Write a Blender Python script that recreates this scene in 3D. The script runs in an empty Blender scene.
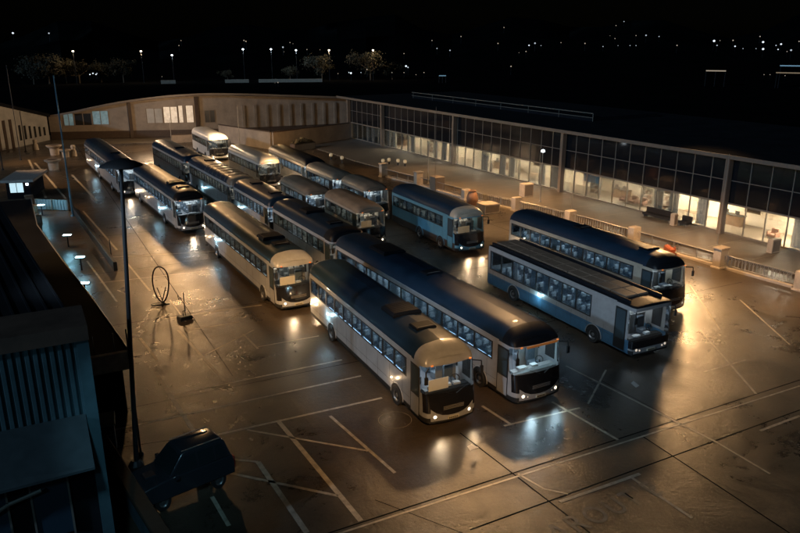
import bpy, math, random
from mathutils import Vector, Matrix
random.seed(7)
R = math.radians
scene = bpy.context.scene
COL = scene.collection

# ---------------------------------------------------------------- camera constants (photo pixels 800x533)
F, H = 722.0, 17.5
PITCH = math.atan(226 / 722)
AZ = R(27.57)
CP, SP = math.cos(PITCH), math.sin(PITCH)

def at(x, y, z=0.0):
    """point of the place seen at photo pixel (x, y) at height z"""
    rx, ry = x - 400, y - 266.5
    dn, fw = ry * CP + F * SP, F * CP - ry * SP
    t = (H - z) / dn
    r, f = rx * t, fw * t
    return Vector((f * math.sin(AZ) + r * math.cos(AZ), f * math.cos(AZ) - r * math.sin(AZ), z))

def far(x, y, dist):
    """point at horizontal distance dist seen at photo pixel (x, y)"""
    rx, ry = x - 400, y - 266.5
    dn, fw = ry * CP + F * SP, F * CP - ry * SP
    t = dist / math.hypot(rx, fw)
    r, f = rx * t, fw * t
    return Vector((f * math.sin(AZ) + r * math.cos(AZ), f * math.cos(AZ) - r * math.sin(AZ), H - dn * t))

# ---------------------------------------------------------------- materials
MATS = {}
def mat(name, col, rough=0.6, metal=0.0, emit=None, es=0.0, coat=0.0, noise=0.0, nscale=3.0, bump=0.0, spec=0.5):
    if name in MATS: return MATS[name]
    m = bpy.data.materials.new(name); m.use_nodes = True
    nt = m.node_tree; b = nt.nodes['Principled BSDF']
    b.inputs['Base Color'].default_value = (*col, 1)
    b.inputs['Roughness'].default_value = rough
    b.inputs['Metallic'].default_value = metal
    b.inputs['Coat Weight'].default_value = coat
    b.inputs['Specular IOR Level'].default_value = spec
    if emit:
        b.inputs['Emission Color'].default_value = (*emit, 1)
        b.inputs['Emission Strength'].default_value = es
    if noise:
        tc = nt.nodes.new('ShaderNodeTexCoord')
        n = nt.nodes.new('ShaderNodeTexNoise'); n.inputs['Scale'].default_value = nscale
        n.inputs['Detail'].default_value = 6; n.inputs['Roughness'].default_value = 0.65
        nt.links.new(tc.outputs['Object'], n.inputs['Vector'])
        mp = nt.nodes.new('ShaderNodeMapRange')
        mp.inputs[1].default_value = 0.3; mp.inputs[2].default_value = 0.72
        mp.inputs[3].default_value = 1 - noise; mp.inputs[4].default_value = 1 + noise * 0.5
        nt.links.new(n.outputs['Fac'], mp.inputs[0])
        mx = nt.nodes.new('ShaderNodeVectorMath'); mx.operation = 'SCALE'
        mx.inputs[0].default_value = col
        nt.links.new(mp.outputs[0], mx.inputs['Scale'])
        nt.links.new(mx.outputs[0], b.inputs['Base Color'])
        m2 = nt.nodes.new('ShaderNodeMapRange')
        m2.inputs[3].default_value = max(0.02, rough - 0.12); m2.inputs[4].default_value = min(1, rough + 0.15)
        nt.links.new(n.outputs['Fac'], m2.inputs[0]); nt.links.new(m2.outputs[0], b.inputs['Roughness'])
        if bump:
            bp = nt.nodes.new('ShaderNodeBump'); bp.inputs['Strength'].default_value = bump
            bp.inputs['Distance'].default_value = 0.05
            nt.links.new(n.outputs['Fac'], bp.inputs['Height']); nt.links.new(bp.outputs[0], b.inputs['Normal'])
    MATS[name] = m
    return m

def glass(name, tint, refl=0.12, rough=0.03):
    if name in MATS: return MATS[name]
    m = bpy.data.materials.new(name); m.use_nodes = True
    nt = m.node_tree; nt.nodes.clear()
    o = nt.nodes.new('ShaderNodeOutputMaterial')
    t = nt.nodes.new('ShaderNodeBsdfTransparent'); t.inputs[0].default_value = (*tint, 1)
    g = nt.nodes.new('ShaderNodeBsdfGlossy'); g.inputs['Roughness'].default_value = rough
    g.inputs[0].default_value = (0.9, 0.95, 1, 1)
    lw = nt.nodes.new('ShaderNodeLayerWeight'); lw.inputs[0].default_value = 0.35
    mp = nt.nodes.new('ShaderNodeMapRange'); mp.inputs[3].default_value = refl; mp.inputs[4].default_value = 0.85
    nt.links.new(lw.outputs['Fresnel'], mp.inputs[0])
    mx = nt.nodes.new('ShaderNodeMixShader')
    nt.links.new(mp.outputs[0], mx.inputs[0]); nt.links.new(t.outputs[0], mx.inputs[1]); nt.links.new(g.outputs[0], mx.inputs[2])
    nt.links.new(mx.outputs[0], o.inputs[0])
    MATS[name] = m
    return m

def yard_material():
    m = bpy.data.materials.new('wet_yard'); m.use_nodes = True
    nt = m.node_tree; b = nt.nodes['Principled BSDF']; N = nt.nodes.new; L = nt.links.new
    tc = N('ShaderNodeTexCoord')
    def noise(scale, det, rgh, dist=0.0):
        n = N('ShaderNodeTexNoise'); n.inputs['Scale'].default_value = scale; n.inputs['Detail'].default_value = det
        n.inputs['Roughness'].default_value = rgh; n.inputs['Distortion'].default_value = dist
        L(tc.outputs['Object'], n.inputs['Vector']); return n
    def rng(src, a0, a1, b0, b1):
        r = N('ShaderNodeMapRange'); L(src, r.inputs[0])
        r.inputs[1].default_value, r.inputs[2].default_value, r.inputs[3].default_value, r.inputs[4].default_value = a0, a1, b0, b1
        return r.outputs[0]
    def mul(p, q):
        x = N('ShaderNodeMath'); x.operation = 'MULTIPLY'; L(p, x.inputs[0]); L(q, x.inputs[1]); return x.outputs[0]
    big, mid, fine, grit = noise(0.10, 6, 0.65, 0.5), noise(0.55, 8, 0.72, 0.8), noise(5.0, 8, 0.75), noise(38.0, 3, 0.7)
    # slabs cast at different times: each 5 x 6 m bay has its own tone
    mp = N('ShaderNodeMapping'); L(tc.outputs['Object'], mp.inputs[0]); mp.inputs['Rotation'].default_value[2] = 0.0
    mp.inputs['Scale'].default_value = (1 / 5.2, 1 / 6.4, 1)
    vf = N('ShaderNodeVectorMath'); vf.operation = 'FLOOR'; L(mp.outputs[0], vf.inputs[0])
    wn = N('ShaderNodeTexWhiteNoise'); wn.noise_dimensions = '3D'; L(vf.outputs[0], wn.inputs['Vector'])
    ramp = N('ShaderNodeValToRGB'); L(big.outputs['Fac'], ramp.inputs[0])
    e = ramp.color_ramp.elements
    e[0].position, e[0].color = 0.34, (0.042, 0.034, 0.026, 1)
    e[1].position, e[1].color = 0.66, (0.112, 0.082, 0.054, 1)
    k = mul(rng(mid.outputs['Fac'], .3, .72, .70, 1.2), rng(fine.outputs['Fac'], .3, .7, .68, 1.25))
    k = mul(k, rng(grit.outputs['Fac'], .3, .7, .72, 1.25)); k = mul(k, rng(wn.outputs['Value'], 0, 1, .80, 1.12))
    vm = N('ShaderNodeVectorMath'); vm.operation = 'SCALE'; L(ramp.outputs[0], vm.inputs[0]); L(k, vm.inputs['Scale'])
    L(vm.outputs[0], b.inputs['Base Color'])
    # wetness: standing film in low spots, damp elsewhere
    add = N('ShaderNodeMath'); add.operation = 'MULTIPLY_ADD'; L(big.outputs['Fac'], add.inputs[0]); add.inputs[1].default_value = 0.8; L(mid.outputs['Fac'], add.inputs[2])
    rg = rng(add.outputs[0], .66, 1.10, .19, .42)
    a2 = N('ShaderNodeMath'); a2.operation = 'MULTIPLY_ADD'; L(fine.outputs['Fac'], a2.inputs[0]); a2.inputs[1].default_value = 0.22; L(rg, a2.inputs[2])
    a3 = N('ShaderNodeMath'); a3.operation = 'SUBTRACT'; L(a2.outputs[0], a3.inputs[0]); a3.inputs[1].default_value = 0.08
    L(a3.outputs[0], b.inputs['Roughness'])
    sm = N('ShaderNodeMath'); sm.operation = 'MULTIPLY_ADD'; L(mid.outputs['Fac'], sm.inputs[0]); sm.inputs[1].default_value = 2.5; L(fine.outputs['Fac'], sm.inputs[2])
    s2 = N('ShaderNodeMath'); s2.operation = 'MULTIPLY_ADD'; L(grit.outputs['Fac'], s2.inputs[0]); s2.inputs[1].default_value = 0.22; L(sm.outputs[0], s2.inputs[2])
    bp = N('ShaderNodeBump'); bp.inputs['Strength'].default_value = 0.55; bp.inputs['Distance'].default_value = 0.02
    L(s2.outputs[0], bp.inputs['Height']); L(bp.outputs[0], b.inputs['Normal'])
    return m

M_SILVER = mat('silver_paint', (0.42, 0.43, 0.44), 0.32, 0.15, coat=0.3, noise=0.18, nscale=1.3)
M_WHITE = mat('white_paint', (0.62, 0.60, 0.56), 0.35, coat=0.3, noise=0.15, nscale=1.3)
M_CREAM = mat('cream_paint', (0.42, 0.36, 0.28), 0.38, coat=0.2, noise=0.2, nscale=1.5)
M_ROOFB = mat('dark_blue_roof', (0.013, 0.031, 0.056), 0.40, coat=0.05, spec=.3, noise=0.25, nscale=1.0)
M_ROOFK = mat('charcoal_roof', (0.010, 0.012, 0.016), 0.45, noise=0.3, nscale=1.2, spec=0.2)
M_ROOFC = mat('fawn_roof', (0.26, 0.20, 0.14), 0.5, noise=0.3, nscale=1.0)
M_TEAL = mat('sky_blue_paint', (0.10, 0.25, 0.33), 0.32, coat=0.3, noise=0.15)
M_BLUE = mat('mid_blue_paint', (0.06, 0.15, 0.24), 0.35, coat=0.3, noise=0.2)
M_GREY = mat('grey_paint', (0.33, 0.32, 0.31), 0.38, coat=0.2, noise=0.15)
M_SKIRT = mat('dark_skirt', (0.05, 0.04, 0.035), 0.5, noise=0.2)
M_BLACK = mat('gloss_black', (0.012, 0.012, 0.014), 0.14, coat=0.5)
M_TRIM = mat('black_trim', (0.02, 0.02, 0.02), 0.5)
M_RUBBER = mat('tyre_rubber', (0.018, 0.018, 0.018), 0.8)
M_RIM = mat('steel_rim', (0.25, 0.25, 0.25), 0.4, 0.7)
M_SEAT = mat('seat_cloth', (0.12, 0.15, 0.18), 0.85)
M_COVER = mat('seat_cover', (0.62, 0.62, 0.6), 0.8)
M_FLOOR = mat('cabin_floor', (0.08, 0.08, 0.09), 0.6)
M_CABL = mat('cabin_lamp', (0.8, 0.8, 0.8), 0.5, emit=(0.80, 0.92, 1.0), es=8)
M_CABW = mat('cabin_lamp_warm', (0.8, 0.8, 0.8), 0.5, emit=(1.0, 0.82, 0.6), es=4.5)
M_DASHL = mat('dash_lamp', (0.8, 0.8, 0.8), 0.5, emit=(0.5, 0.85, 1.0), es=14)
M_HEAD = mat('headlight_lens', (0.8, 0.8, 0.8), 0.2, emit=(1.0, 0.80, 0.55), es=3.5)
M_HEADD = mat('headlight_dim', (0.55, 0.55, 0.52), 0.12, emit=(1.0, 0.8, 0.6), es=0.5)
M_SIDEC = mat('side_lamp_cool', (0.8, 0.8, 0.8), 0.3, emit=(0.55, 0.88, 1.0), es=14)
M_SIDEW = mat('side_lamp_warm', (0.8, 0.8, 0.8), 0.3, emit=(1.0, 0.72, 0.4), es=6)
M_AMBER = mat('amber_lens', (0.7, 0.16, 0.03), 0.3, emit=(1.0, 0.30, 0.06), es=0.5)
M_RED = mat('red_lens', (0.4, 0.02, 0.02), 0.3)
M_PLATE = mat('number_plate', (0.55, 0.50, 0.36), 0.5)
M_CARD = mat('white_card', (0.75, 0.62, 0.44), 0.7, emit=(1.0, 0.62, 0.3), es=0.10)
M_GLASS = glass('bus_glass', (0.70, 0.80, 0.86), 0.10)
M_GLASSC = glass('clear_glass', (0.80, 0.84, 0.86), 0.07)
M_YARD = yard_material()
M_LINE = mat('worn_line_paint', (0.52, 0.45, 0.34), 0.38, noise=0.5, nscale=2.5)
M_JOINT = mat('joint_tar', (0.006, 0.006, 0.006), 0.9, spec=0.05)
M_CONC = mat('pale_concrete', (0.46, 0.38, 0.29), 0.7, noise=0.25, nscale=1.5, bump=0.2)
M_PAVE = mat('forecourt_paving', (0.14, 0.115, 0.085), 0.6, noise=0.35, nscale=0.6, bump=0.2)
M_KERB = mat('kerb_stone', (0.30, 0.26, 0.20), 0.7, noise=0.25)
M_STEEL = mat('galvanised_steel', (0.30, 0.28, 0.25), 0.45, 0.4)
M_FRAME = mat('facade_frame', (0.20, 0.155, 0.115), 0.5, noise=0.15)
M_MULL = mat('mullion', (0.20, 0.175, 0.14), 0.5)
M_DARKROOF = mat('dark_roofing', (0.012, 0.013, 0.016), 0.9, noise=0.4, nscale=0.4, spec=0.12)
M_UPGLASS = mat('upper_glass', (0.010, 0.011, 0.013), 0.10)
M_INT = mat('interior_wall', (0.70, 0.60, 0.46), 0.8, noise=0.12, nscale=0.7)
M_INTF = mat('interior_floor', (0.30, 0.24, 0.18), 0.4)
M_CEIL = mat('ceiling_lamp', (0.9, 0.9, 0.9), 0.5, emit=(1.0, 0.78, 0.52), es=125)
M_CURT = mat('white_curtain', (0.72, 0.66, 0.58), 0.9, noise=0.15, nscale=5)
M_WALLC = mat('cream_wall', (0.30, 0.24, 0.18), 0.8, noise=0.3, nscale=0.5)
M_WALLW = mat('whitewashed_wall', (0.46, 0.44, 0.40), 0.8, noise=0.3, nscale=0.4)
M_BROWN = mat('brown_band', (0.07, 0.045, 0.03), 0.7, noise=0.3)
M_WINW = mat('lit_window_warm', (0.6, 0.6, 0.6), 0.3, emit=(1.0, 0.72, 0.45), es=0.42, noise=0.5, nscale=1.2)
M_WINC = mat('lit_window_cool', (0.3, 0.4, 0.42), 0.3, emit=(0.40, 0.75, 0.85), es=0.10, noise=0.5, nscale=1.2)
M_WIND = mat('dark_window', (0.03, 0.03, 0.03), 0.2)
M_CORR = mat('blue_corrugated', (0.07, 0.13, 0.15), 0.45, 0.2, noise=0.3, nscale=1.0)
M_POLE = mat('dark_pole', (0.03, 0.032, 0.036), 0.45, 0.3)
M_POLEB = mat('blue_grey_pole', (0.10, 0.20, 0.26), 0.4, 0.4)
M_LED = mat('led_panel', (0.9, 0.9, 0.9), 0.4, emit=(0.55, 0.92, 1.0), es=11)
M_BULB = mat('lamp_bulb', (0.9, 0.9, 0.9), 0.4, emit=(1.0, 0.80, 0.55), es=5)
M_BULBC = mat('lamp_bulb_cool', (0.9, 0.9, 0.9), 0.4, emit=(0.8, 0.92, 1.0), es=5)
M_STAR = mat('city_light', (0.9, 0.9, 0.9), 0.4, emit=(0.85, 0.92, 1.0), es=.45)
M_STARW = mat('city_light_warm', (0.9, 0.9, 0.9), 0.4, emit=(1.0, 0.72, 0.42), es=.35)
M_STARB = mat('city_light_bright', (0.9, 0.9, 0.9), 0.4, emit=(0.85, 0.92, 1.0), es=1.0)
M_BARK = mat('bark', (0.10, 0.075, 0.05), 0.9)
M_LEAF = mat('leaf', (0.035, 0.030, 0.014), 0.8)
M_HILL = mat('dark_hillside', (0.004, 0.005, 0.005), 0.95, spec=0, noise=0.4, nscale=0.02)
M_CAR = mat('dark_car_paint', (0.03, 0.036, 0.045), 0.22, coat=0.5)
M_ORANGE = mat('orange_plastic', (0.36, 0.09, 0.035), 0.5)
M_SOFA = mat('black_vinyl', (0.02, 0.02, 0.022), 0.35)
M_REDSEAT = mat('rust_fabric', (0.24, 0.13, 0.09), 0.8)
M_BOARD = mat('blue_board', (0.03, 0.22, 0.42), 0.6)
M_WOOD = mat('brown_timber', (0.17, 0.10, 0.055), 0.6, noise=0.3)
M_TERRA = mat('terracotta', (0.34, 0.17, 0.09), 0.8, noise=0.3)

# ---------------------------------------------------------------- mesh builder
class MB:
    def __init__(s): s.v = []; s.f = []; s.m = []
    def vert(s, p): s.v.append(tuple(p)); return len(s.v) - 1
    def face(s, idx, m=0): s.f.append(tuple(idx)); s.m.append(m)
    def poly(s, pts, m=0): s.face([s.vert(p) for p in pts], m)
    def box(s, x0, x1, y0, y1, z0, z1, m=0, M=None):
        b = len(s.v)
        for z in (z0, z1):
            for x, y in ((x0, y0), (x1, y0), (x1, y1), (x0, y1)):
                p = Vector((x, y, z)); s.v.append(tuple(M @ p if M else p))
        for q in ((3, 2, 1, 0), (4, 5, 6, 7), (0, 1, 5, 4), (1, 2, 6, 5), (2, 3, 7, 6), (3, 0, 4, 7)):
            s.face([b + i for i in q], m)
    def cbox(s, x0, x1, y0, y1, z0, z1, c, m=0):
        """box with chamfered top edges"""
        b = len(s.v)
        for z, i in ((z0, 0), (z1 - c, 0), (z1, c)):
            for x, y in ((x0 + i, y0 + i), (x1 - i, y0 + i), (x1 - i, y1 - i), (x0 + i, y1 - i)):
                s.v.append((x, y, z))
        s.face([b + i for i in (3, 2, 1, 0)], m); s.face([b + 8 + i for i in (0, 1, 2, 3)], m)
        for k in (0, 4):
            for i in range(4):
                j = (i + 1) % 4
                s.face([b + k + i, b + k + j, b + k + 4 + j, b + k + 4 + i], m)
    def tube(s, a, b, r, n=8, r2=None, m=0, cap=True):
        a, b = Vector(a), Vector(b); d = (b - a).normalized()
        u = d.orthogonal().normalized(); w = d.cross(u)
        r2 = r if r2 is None else r2; k = len(s.v)
        for p, q in ((a, r), (b, r2)):
            for i in range(n):
                t = 2 * math.pi * i / n
                s.v.append(tuple(p + u * (q * math.cos(t)) + w * (q * math.sin(t))))
        for i in range(n):
            j = (i + 1) % n
            s.face([k + i, k + j, k + n + j, k + n + i], m)
        if cap:
            s.face([k + i for i in reversed(range(n))], m); s.face([k + n + i for i in range(n)], m)
    def path(s, pts, r, n=6, m=0):
        for a, b in zip(pts, pts[1:]): s.tube(a, b, r, n, m=m)
    def lathe(s, prof, c=(0, 0, 0), n=16, m=0):
        k = len(s.v)
        for r, z in prof:
            for i in range(n):
                t = 2 * math.pi * i / n
                s.v.append((c[0] + r * math.cos(t), c[1] + r * math.sin(t), c[2] + z))
        for a in range(len(prof) - 1):
            for i in range(n):
                j = (i + 1) % n
                s.face([k + a * n + i, k + a * n + j, k + (a + 1) * n + j, k + (a + 1) * n + i], m)
        s.face([k + i for i in reversed(range(n))], m)
        s.face([k + (len(prof) - 1) * n + i for i in range(n)], m)
    def prism(s, poly, axis, a, b, m=0):
        """extrude 2-D polygon along axis ('x' or 'y')"""
        k = len(s.v); n = len(poly)
        for q in (a, b):
            for u, w in poly: s.v.append((q, u, w) if axis == 'x' else (u, q, w))
        for i in range(n):
            j = (i + 1) % n; s.face([k + i, k + j, k + n + j, k + n + i], m)
        s.face([k + i for i in reversed(range(n))], m); s.face([k + n + i for i in range(n)], m)
    def mesh(s, name, mats, smooth=None):
        me = bpy.data.meshes.new(name)
        me.from_pydata(s.v, [], s.f)
        for mm in (mats if isinstance(mats, (list, tuple)) else [mats]): me.materials.append(mm)
        me.polygons.foreach_set('material_index', s.m)
        me.validate(); me.update()
        import bmesh
        bm = bmesh.new(); bm.from_mesh(me)
        bmesh.ops.remove_doubles(bm, verts=bm.verts, dist=1e-5)
        bmesh.ops.recalc_face_normals(bm, faces=bm.faces); bm.to_mesh(me); bm.free()
        if smooth:
            for p in me.polygons: p.use_smooth = True
            me.set_sharp_from_angle(angle=R(smooth))
        return me
    def build(s, name, mats, parent=None, smooth=None, loc=None, rz=0):
        return link(name, s.mesh(name, mats, smooth), parent, loc, rz)

def link(name, me, parent=None, loc=None, rz=0):
    o = bpy.data.objects.new(name, me); COL.objects.link(o)
    if parent is not None: o.parent = parent
    if loc is not None: o.location = loc
    o.rotation_euler.z = rz
    return o

def tag(o, label=None, cat=None, group=None, kind=None):
    if label: o['label'] = label
    if cat: o['category'] = cat
    if group: o['group'] = group
    if kind: o['kind'] = kind
    return o

def empty(name, loc=(0, 0, 0), rz=0, **k):
    o = bpy.data.objects.new(name, None); COL.objects.link(o)
    o.location = loc; o.rotation_euler.z = rz; o.empty_display_size = 0.3
    return tag(o, **k)

def copy_tree(o, parent=None, **k):
    c = o.copy(); COL.objects.link(c); c.parent = parent
    for ch in list(o.children): copy_tree(ch, c)
    if k: tag(c, **k)
    return c

# ---------------------------------------------------------------- ground
g = MB()
g.poly([(-1500, -300, 0), (2500, -300, 0), (2500, 2600, 0), (-1500, 2600, 0)])
tag(g.build('ground', mat('dark_earth', (0.006, 0.006, 0.006), 0.95, spec=0.0, noise=0.3, nscale=0.05)), kind='structure')
g = MB()
g.poly([(-40, -10, 0.006), (70, -10, 0.006), (70, 150, 0.006), (-40, 160, 0.006)])
tag(g.build('yard_pavement', M_YARD), kind='structure')

def strip(mb, a, b, w, z, m=0):
    a, b = Vector(a), Vector(b); d = (b - a); d.z = 0; d.normalize(); n = Vector((-d.y, d.x, 0)) * (w / 2)
    a.z = b.z = z
    mb.poly([a - n, b - n, b + n, a + n], m)

LINES = [(178,330,224,381,.16),(172,395,342,360,.13),(110,431,361,376,.13),(212,436,382,398,.14),(155,372,195,433,.18),(140,338,157,360,.15),
 (279,422,361,521,.20),(247,430,368,451,.11),(258,462,307,533,.20),(229,459,258,462,.12),(229,473,338,496,.13),(330,416,395,473,.14),
 (212,497,229,526,.15),(205,355,254,330,.10),(258,347,319,336,.11),(243,334,258,349,.12),(552,402,618,440,.13),(566,366,716,442,.12),(716,442,770,474,.10),
 (588,404,606,370,.09),(504,426,580,408,.11),(632,478,692,518,.12),(700,330,756,394,.12),(704,372,746,360,.10),(482,406,510,424,.14),(518,474,544,489,.09),(544,489,568,494,.09),
 (83,211,117,250,.16),(87,261,117,302,.13),(127,263,150,291,.13),(164,319,262,305,.10),(100,258,240,250,.11),(100,283,215,270,.08),(29,160,46,198,.25),(35,163,66,199,.25),(72,175,97,201,.25),
 (170,300,186,322,.10),(190,330,240,322,.09),(62,300,76,322,.10),(740,300,790,345,.10),(690,285,720,330,.10),(330,430,395,420,.0)]
g = MB()
for x0, y0, x1, y1, w in LINES:
    if w: strip(g, at(x0, y0), at(x1, y1), w * 1.1, 0.014)
# faint pale edge next to the long cross joints
strip(g, at(338, 534), at(800, 386), 0.10, 0.014); strip(g, at(560, 502), at(640, 474), 0.16, 0.018); strip(g, at(760, 431), at(800, 416), 0.14, 0.018)
# ring mark on the ground beside the front coach
c = at(395, 420)
for i in range(28):
    t0, t1 = 2 * math.pi * i / 28, 2 * math.pi * (i + 1) / 28
    strip(g, c + Vector((.8 * math.cos(t0), .8 * math.sin(t0), 0)), c + Vector((.8 * math.cos(t1), .8 * math.sin(t1), 0)), 0.022, 0.014)
tag(g.build('road_markings', M_LINE), kind='structure')
g = MB()
for x0, y0, x1, y1, w in [(320,536,800,380,.10),(470,530,800,410,.10),(460,433,590,533,.09),(642,436,800,540,.09),(110,449,200,436,.06),(600,380,716,442,.05),(375,500,470,536,.05)]:
    strip(g, at(x0, y0), at(x1, y1), w * 0.75, 0.010)
for k in range(-1, 9):
    strip(g, Vector((-6, 47 + k * 12, 0)), Vector((47, 46 + k * 12, 0)), 0.05, 0.010)
for x in (8.5, 24.5, 40.5):
    strip(g, Vector((x, 36, 0)), Vector((x, 140, 0)), 0.05, 0.0104)
tag(g.build('pavement_joints', M_JOINT), kind='structure')
# painted word on the yard
def word(txt, loc, rz, size):
    cu = bpy.data.curves.new('w', 'FONT'); cu.body = txt; cu.size = size; cu.space_character = 1.25; cu.offset = 0.01
    o = bpy.data.objects.new('w', cu); COL.objects.link(o)
    dg = bpy.context.evaluated_depsgraph_get(); me = bpy.data.meshes.new_from_object(o.evaluated_get(dg))
    bpy.data.objects.remove(o); me.materials.clear(); me.materials.append(mat('faded_lettering', (0.27, 0.23, 0.17), 0.5, noise=0.6, nscale=3))
    q = link('painted_lettering', me, None, loc, rz); q.scale = (0.86, 1.0, 1)
    return q
tag(word("AROUT'E", (15.4, 16.95, 0.018), R(4), 1.4), kind='structure')

# ---------------------------------------------------------------- bus builder
SEATS = {}
def seat_mesh():
    if 'm' not in SEATS:
        s = MB()
        for x in (-0.24, 0.24):
            s.cbox(x - 0.21, x + 0.21, -0.22, 0.24, 0.80, 1.20, 0.04)
            s.cbox(x - 0.20, x + 0.20, 0.16, 0.27, 1.15, 1.78, 0.05)
            s.cbox(x - 0.15, x + 0.15, 0.13, 0.28, 1.60, 1.90, 0.04, 1)
        SEATS['m'] = s.mesh('seat', [M_SEAT, M_COVER])
    return SEATS['m']
WH = {}
def wheel_meshes():
    if not WH:
        t = MB(); n = 24
        prof = [(0.30, -0.13), (0.47, -0.14), (0.50, -0.10), (0.50, 0.10), (0.47, 0.14), (0.30, 0.13)]
        k = 0
        for r, x in prof:
            for i in range(n):
                a = 2 * math.pi * i / n; t.v.append((x, r * math.cos(a), r * math.sin(a)))
        for q in range(len(prof) - 1):
            for i in range(n):
                j = (i + 1) % n; t.face([q * n + i, q * n + j, (q + 1) * n + j, (q + 1) * n + i])
        WH['t'] = t.mesh('tyre', M_RUBBER, 40)
        r = MB(); n = 20
        pr = [(0.30, -0.12), (0.27, -0.09), (0.24, -0.04), (0.12, -0.03), (0.11, -0.10), (0.0, -0.11)]
        for rr_, x in pr:
            for i in range(n):
                a = 2 * math.pi * i / n; r.v.append((x, rr_ * math.cos(a), rr_ * math.sin(a)))
        for q in range(len(pr) - 1):
            for i in range(n):
                j = (i + 1) % n; r.face([q * n + i, q * n + j, (q + 1) * n + j, (q + 1) * n + i])
        WH['r'] = r.mesh('rim', M_RIM, 40)
    return WH

def make_bus(name, loc, rz, L=14, w=2.8, h=4.0, body=M_SILVER, roof=M_ROOFB, dome=None, lower=None, lowz=1.25,
             wz=(2.02, 2.95), bays=9, sh=0.80, sv=0.80, ft=0.56, fty=1.9, fs=0.28, fsy=0.55, wsz=(1.80, 3.12), maskz=0.86,
             wheels=None, box=False, cabin=None, head=M_HEADD, sidelamp=None, hatches=(), ac=(), placard=False, sign=False,
             door=True, pods=False, dash=False, label='', ring=None, wstart=1.75, skirt=None, mask=True, rib=None):
    root = empty(name, loc, rz, label=label, cat='bus', group='buses parked in the depot yard')
    dome = dome or body
    skirt = skirt or body
    # profile half: (distance from centre, z)
    hw = w / 2
    lev = [(hw - 0.05, 0.34), (hw - 0.01, 0.44), (hw, 0.62), (hw, maskz), (hw, lowz), (hw, wsz[0]), (hw, wz[0]), (hw, wz[1]), (hw - 0.01, wsz[1] if wsz[1] > wz[1] + .02 else wz[1] + 0.08)]
    lev = sorted(set(lev), key=lambda p: p[1])
    z0s = h - sv
    lev = [p for p in lev if p[1] <= z0s + 1e-6 or p[1] in (wsz[1],)]
    if lev[-1][1] < z0s - 1e-3: lev.append((hw - 0.02, z0s))
    zt = lev[-1][1]; svv = h - zt - 0.07
    for k in range(1, 7):
        t = k / 6 * math.pi / 2
        lev.append((hw - 0.02 - sh * (1 - math.cos(t)), zt + svv * math.sin(t)))
    lev.append(((hw - sh) * 0.5, h - 0.02)); lev.append((0.0001, h))
    NL = len(lev)
    iz = lambda z: min(range(NL), key=lambda i: abs(lev[i][1] - z))
    i_ws0, i_ws1, i_w0, i_w1, i_mask, i_low = iz(wsz[0]), iz(wsz[1]), iz(wz[0]), iz(wz[1]), iz(maskz), iz(lowz)
    i_sh = iz(zt)
    wend = L - 0.45
    ys = [0, .03, .09, .18, .32, .45, .62, .85, 1.15, wstart] + [wstart + (wend - wstart) * k / bays for k in range(1, bays)] + [wend, L - .2, L - .08, L - .02, L]
    def pt(y, i, sgn):
        x, z = lev[i]
        ins = fs * (1 - math.sqrt(max(0, 1 - (1 - y / fsy) ** 2))) if y < fsy else 0
        drop = ft * (1 - math.sqrt(max(0, 1 - (1 - y / fty) ** 2))) if y < fty else 0
        yr = L - y
        if yr < 0.3:
            q = 1 - math.sqrt(max(0, 1 - (1 - yr / 0.3) ** 2)); ins += 0.16 * q; drop += 0.22 * q
        xx = x * (hw - ins) / hw
        zz = z
        if z > zt - 1e-6 and h > zt: zz = zt + (z - zt) * max(0.15, (h - drop - zt) / (h - zt))
        yy = y
        if y < 1.5 and z > 1.0: yy = y + (0.02 if box else 0.15) * (z - 1.0) * (1 - y / 1.5)
        return Vector((sgn * xx, yy, zz))
    NX = 8
    parts = {k: MB() for k in ('body', 'windshield', 'front_mask', 'rear_window')}
    def quad(part, p, m=0): parts[part].poly(p, m)
    for a in range(len(ys) - 1):
        y0, y1 = ys[a], ys[a + 1]
        for i in range(NL - 1):
            for sgn in (-1, 1):
                q = [pt(y0, i, sgn), pt(y1, i, sgn), pt(y1, i + 1, sgn), pt(y0, i + 1, sgn)]
                ymid = (y0 + y1) / 2
                if y1 <= 0.46 and i_ws0 <= i < i_ws1: quad('windshield', q); continue
                if mask and y1 <= 0.33 and i_mask <= i < i_ws0: quad('front_mask', q); continue
                if wstart - 1e-6 <= y0 and y1 <= wend + 1e-6 and i_w0 <= i < i_w1: continue
                mi = 0
                if i >= i_sh + (1 if box else 2) or (i >= i_sh and roof is body): mi = 1 if ymid > (0.25 if box else 1.45) else 2
                elif i >= i_sh: mi = 1 if ymid > 1.5 and not box else 2
                elif i < i_low and lower and ymid > 0.3: mi = 3
                elif i < 2: mi = 4
                quad('body', q, mi)
    # front and rear caps
    for (y, rear) in ((0, False), (L, True)):
        for i in range(NL - 1):
            for k in range(NX):
                def P(ii, kk):
                    a_ = pt(y, ii, -1); b_ = pt(y, ii, 1); f_ = kk / NX
                    p = a_.lerp(b_, f_); u = 2 * f_ - 1
                    if not rear:
                        p.y -= (0.02 if box else 0.14) * (1 - u * u)
                        if ii == i_mask and not box: p.z -= 0.20 * (1 - u * u) - 0.22 * u ** 4
                    else: p.y += 0.05 * (1 - u * u)
                    return p
                q = [P(i, k), P(i, k + 1), P(i + 1, k + 1), P(i + 1, k)]
                if not rear and i_ws0 <= i < i_ws1: quad('windshield', q)
                elif not rear and mask and i_mask <= i < i_ws0: quad('front_mask', q)
                elif rear and i_w0 <= i < i_w1 and 0 < k < NX - 1: quad('rear_window', q)
                else: quad('body', q, (2 if not rear else 1) if i >= i_sh else (4 if i < 1 else (3 if lower and i < i_low and rear else 0)))
    # underside
    parts['body'].poly([pt(0, 0, -1), pt(0, 0, 1), pt(L, 0, 1), pt(L, 0, -1)], 4)
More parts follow.
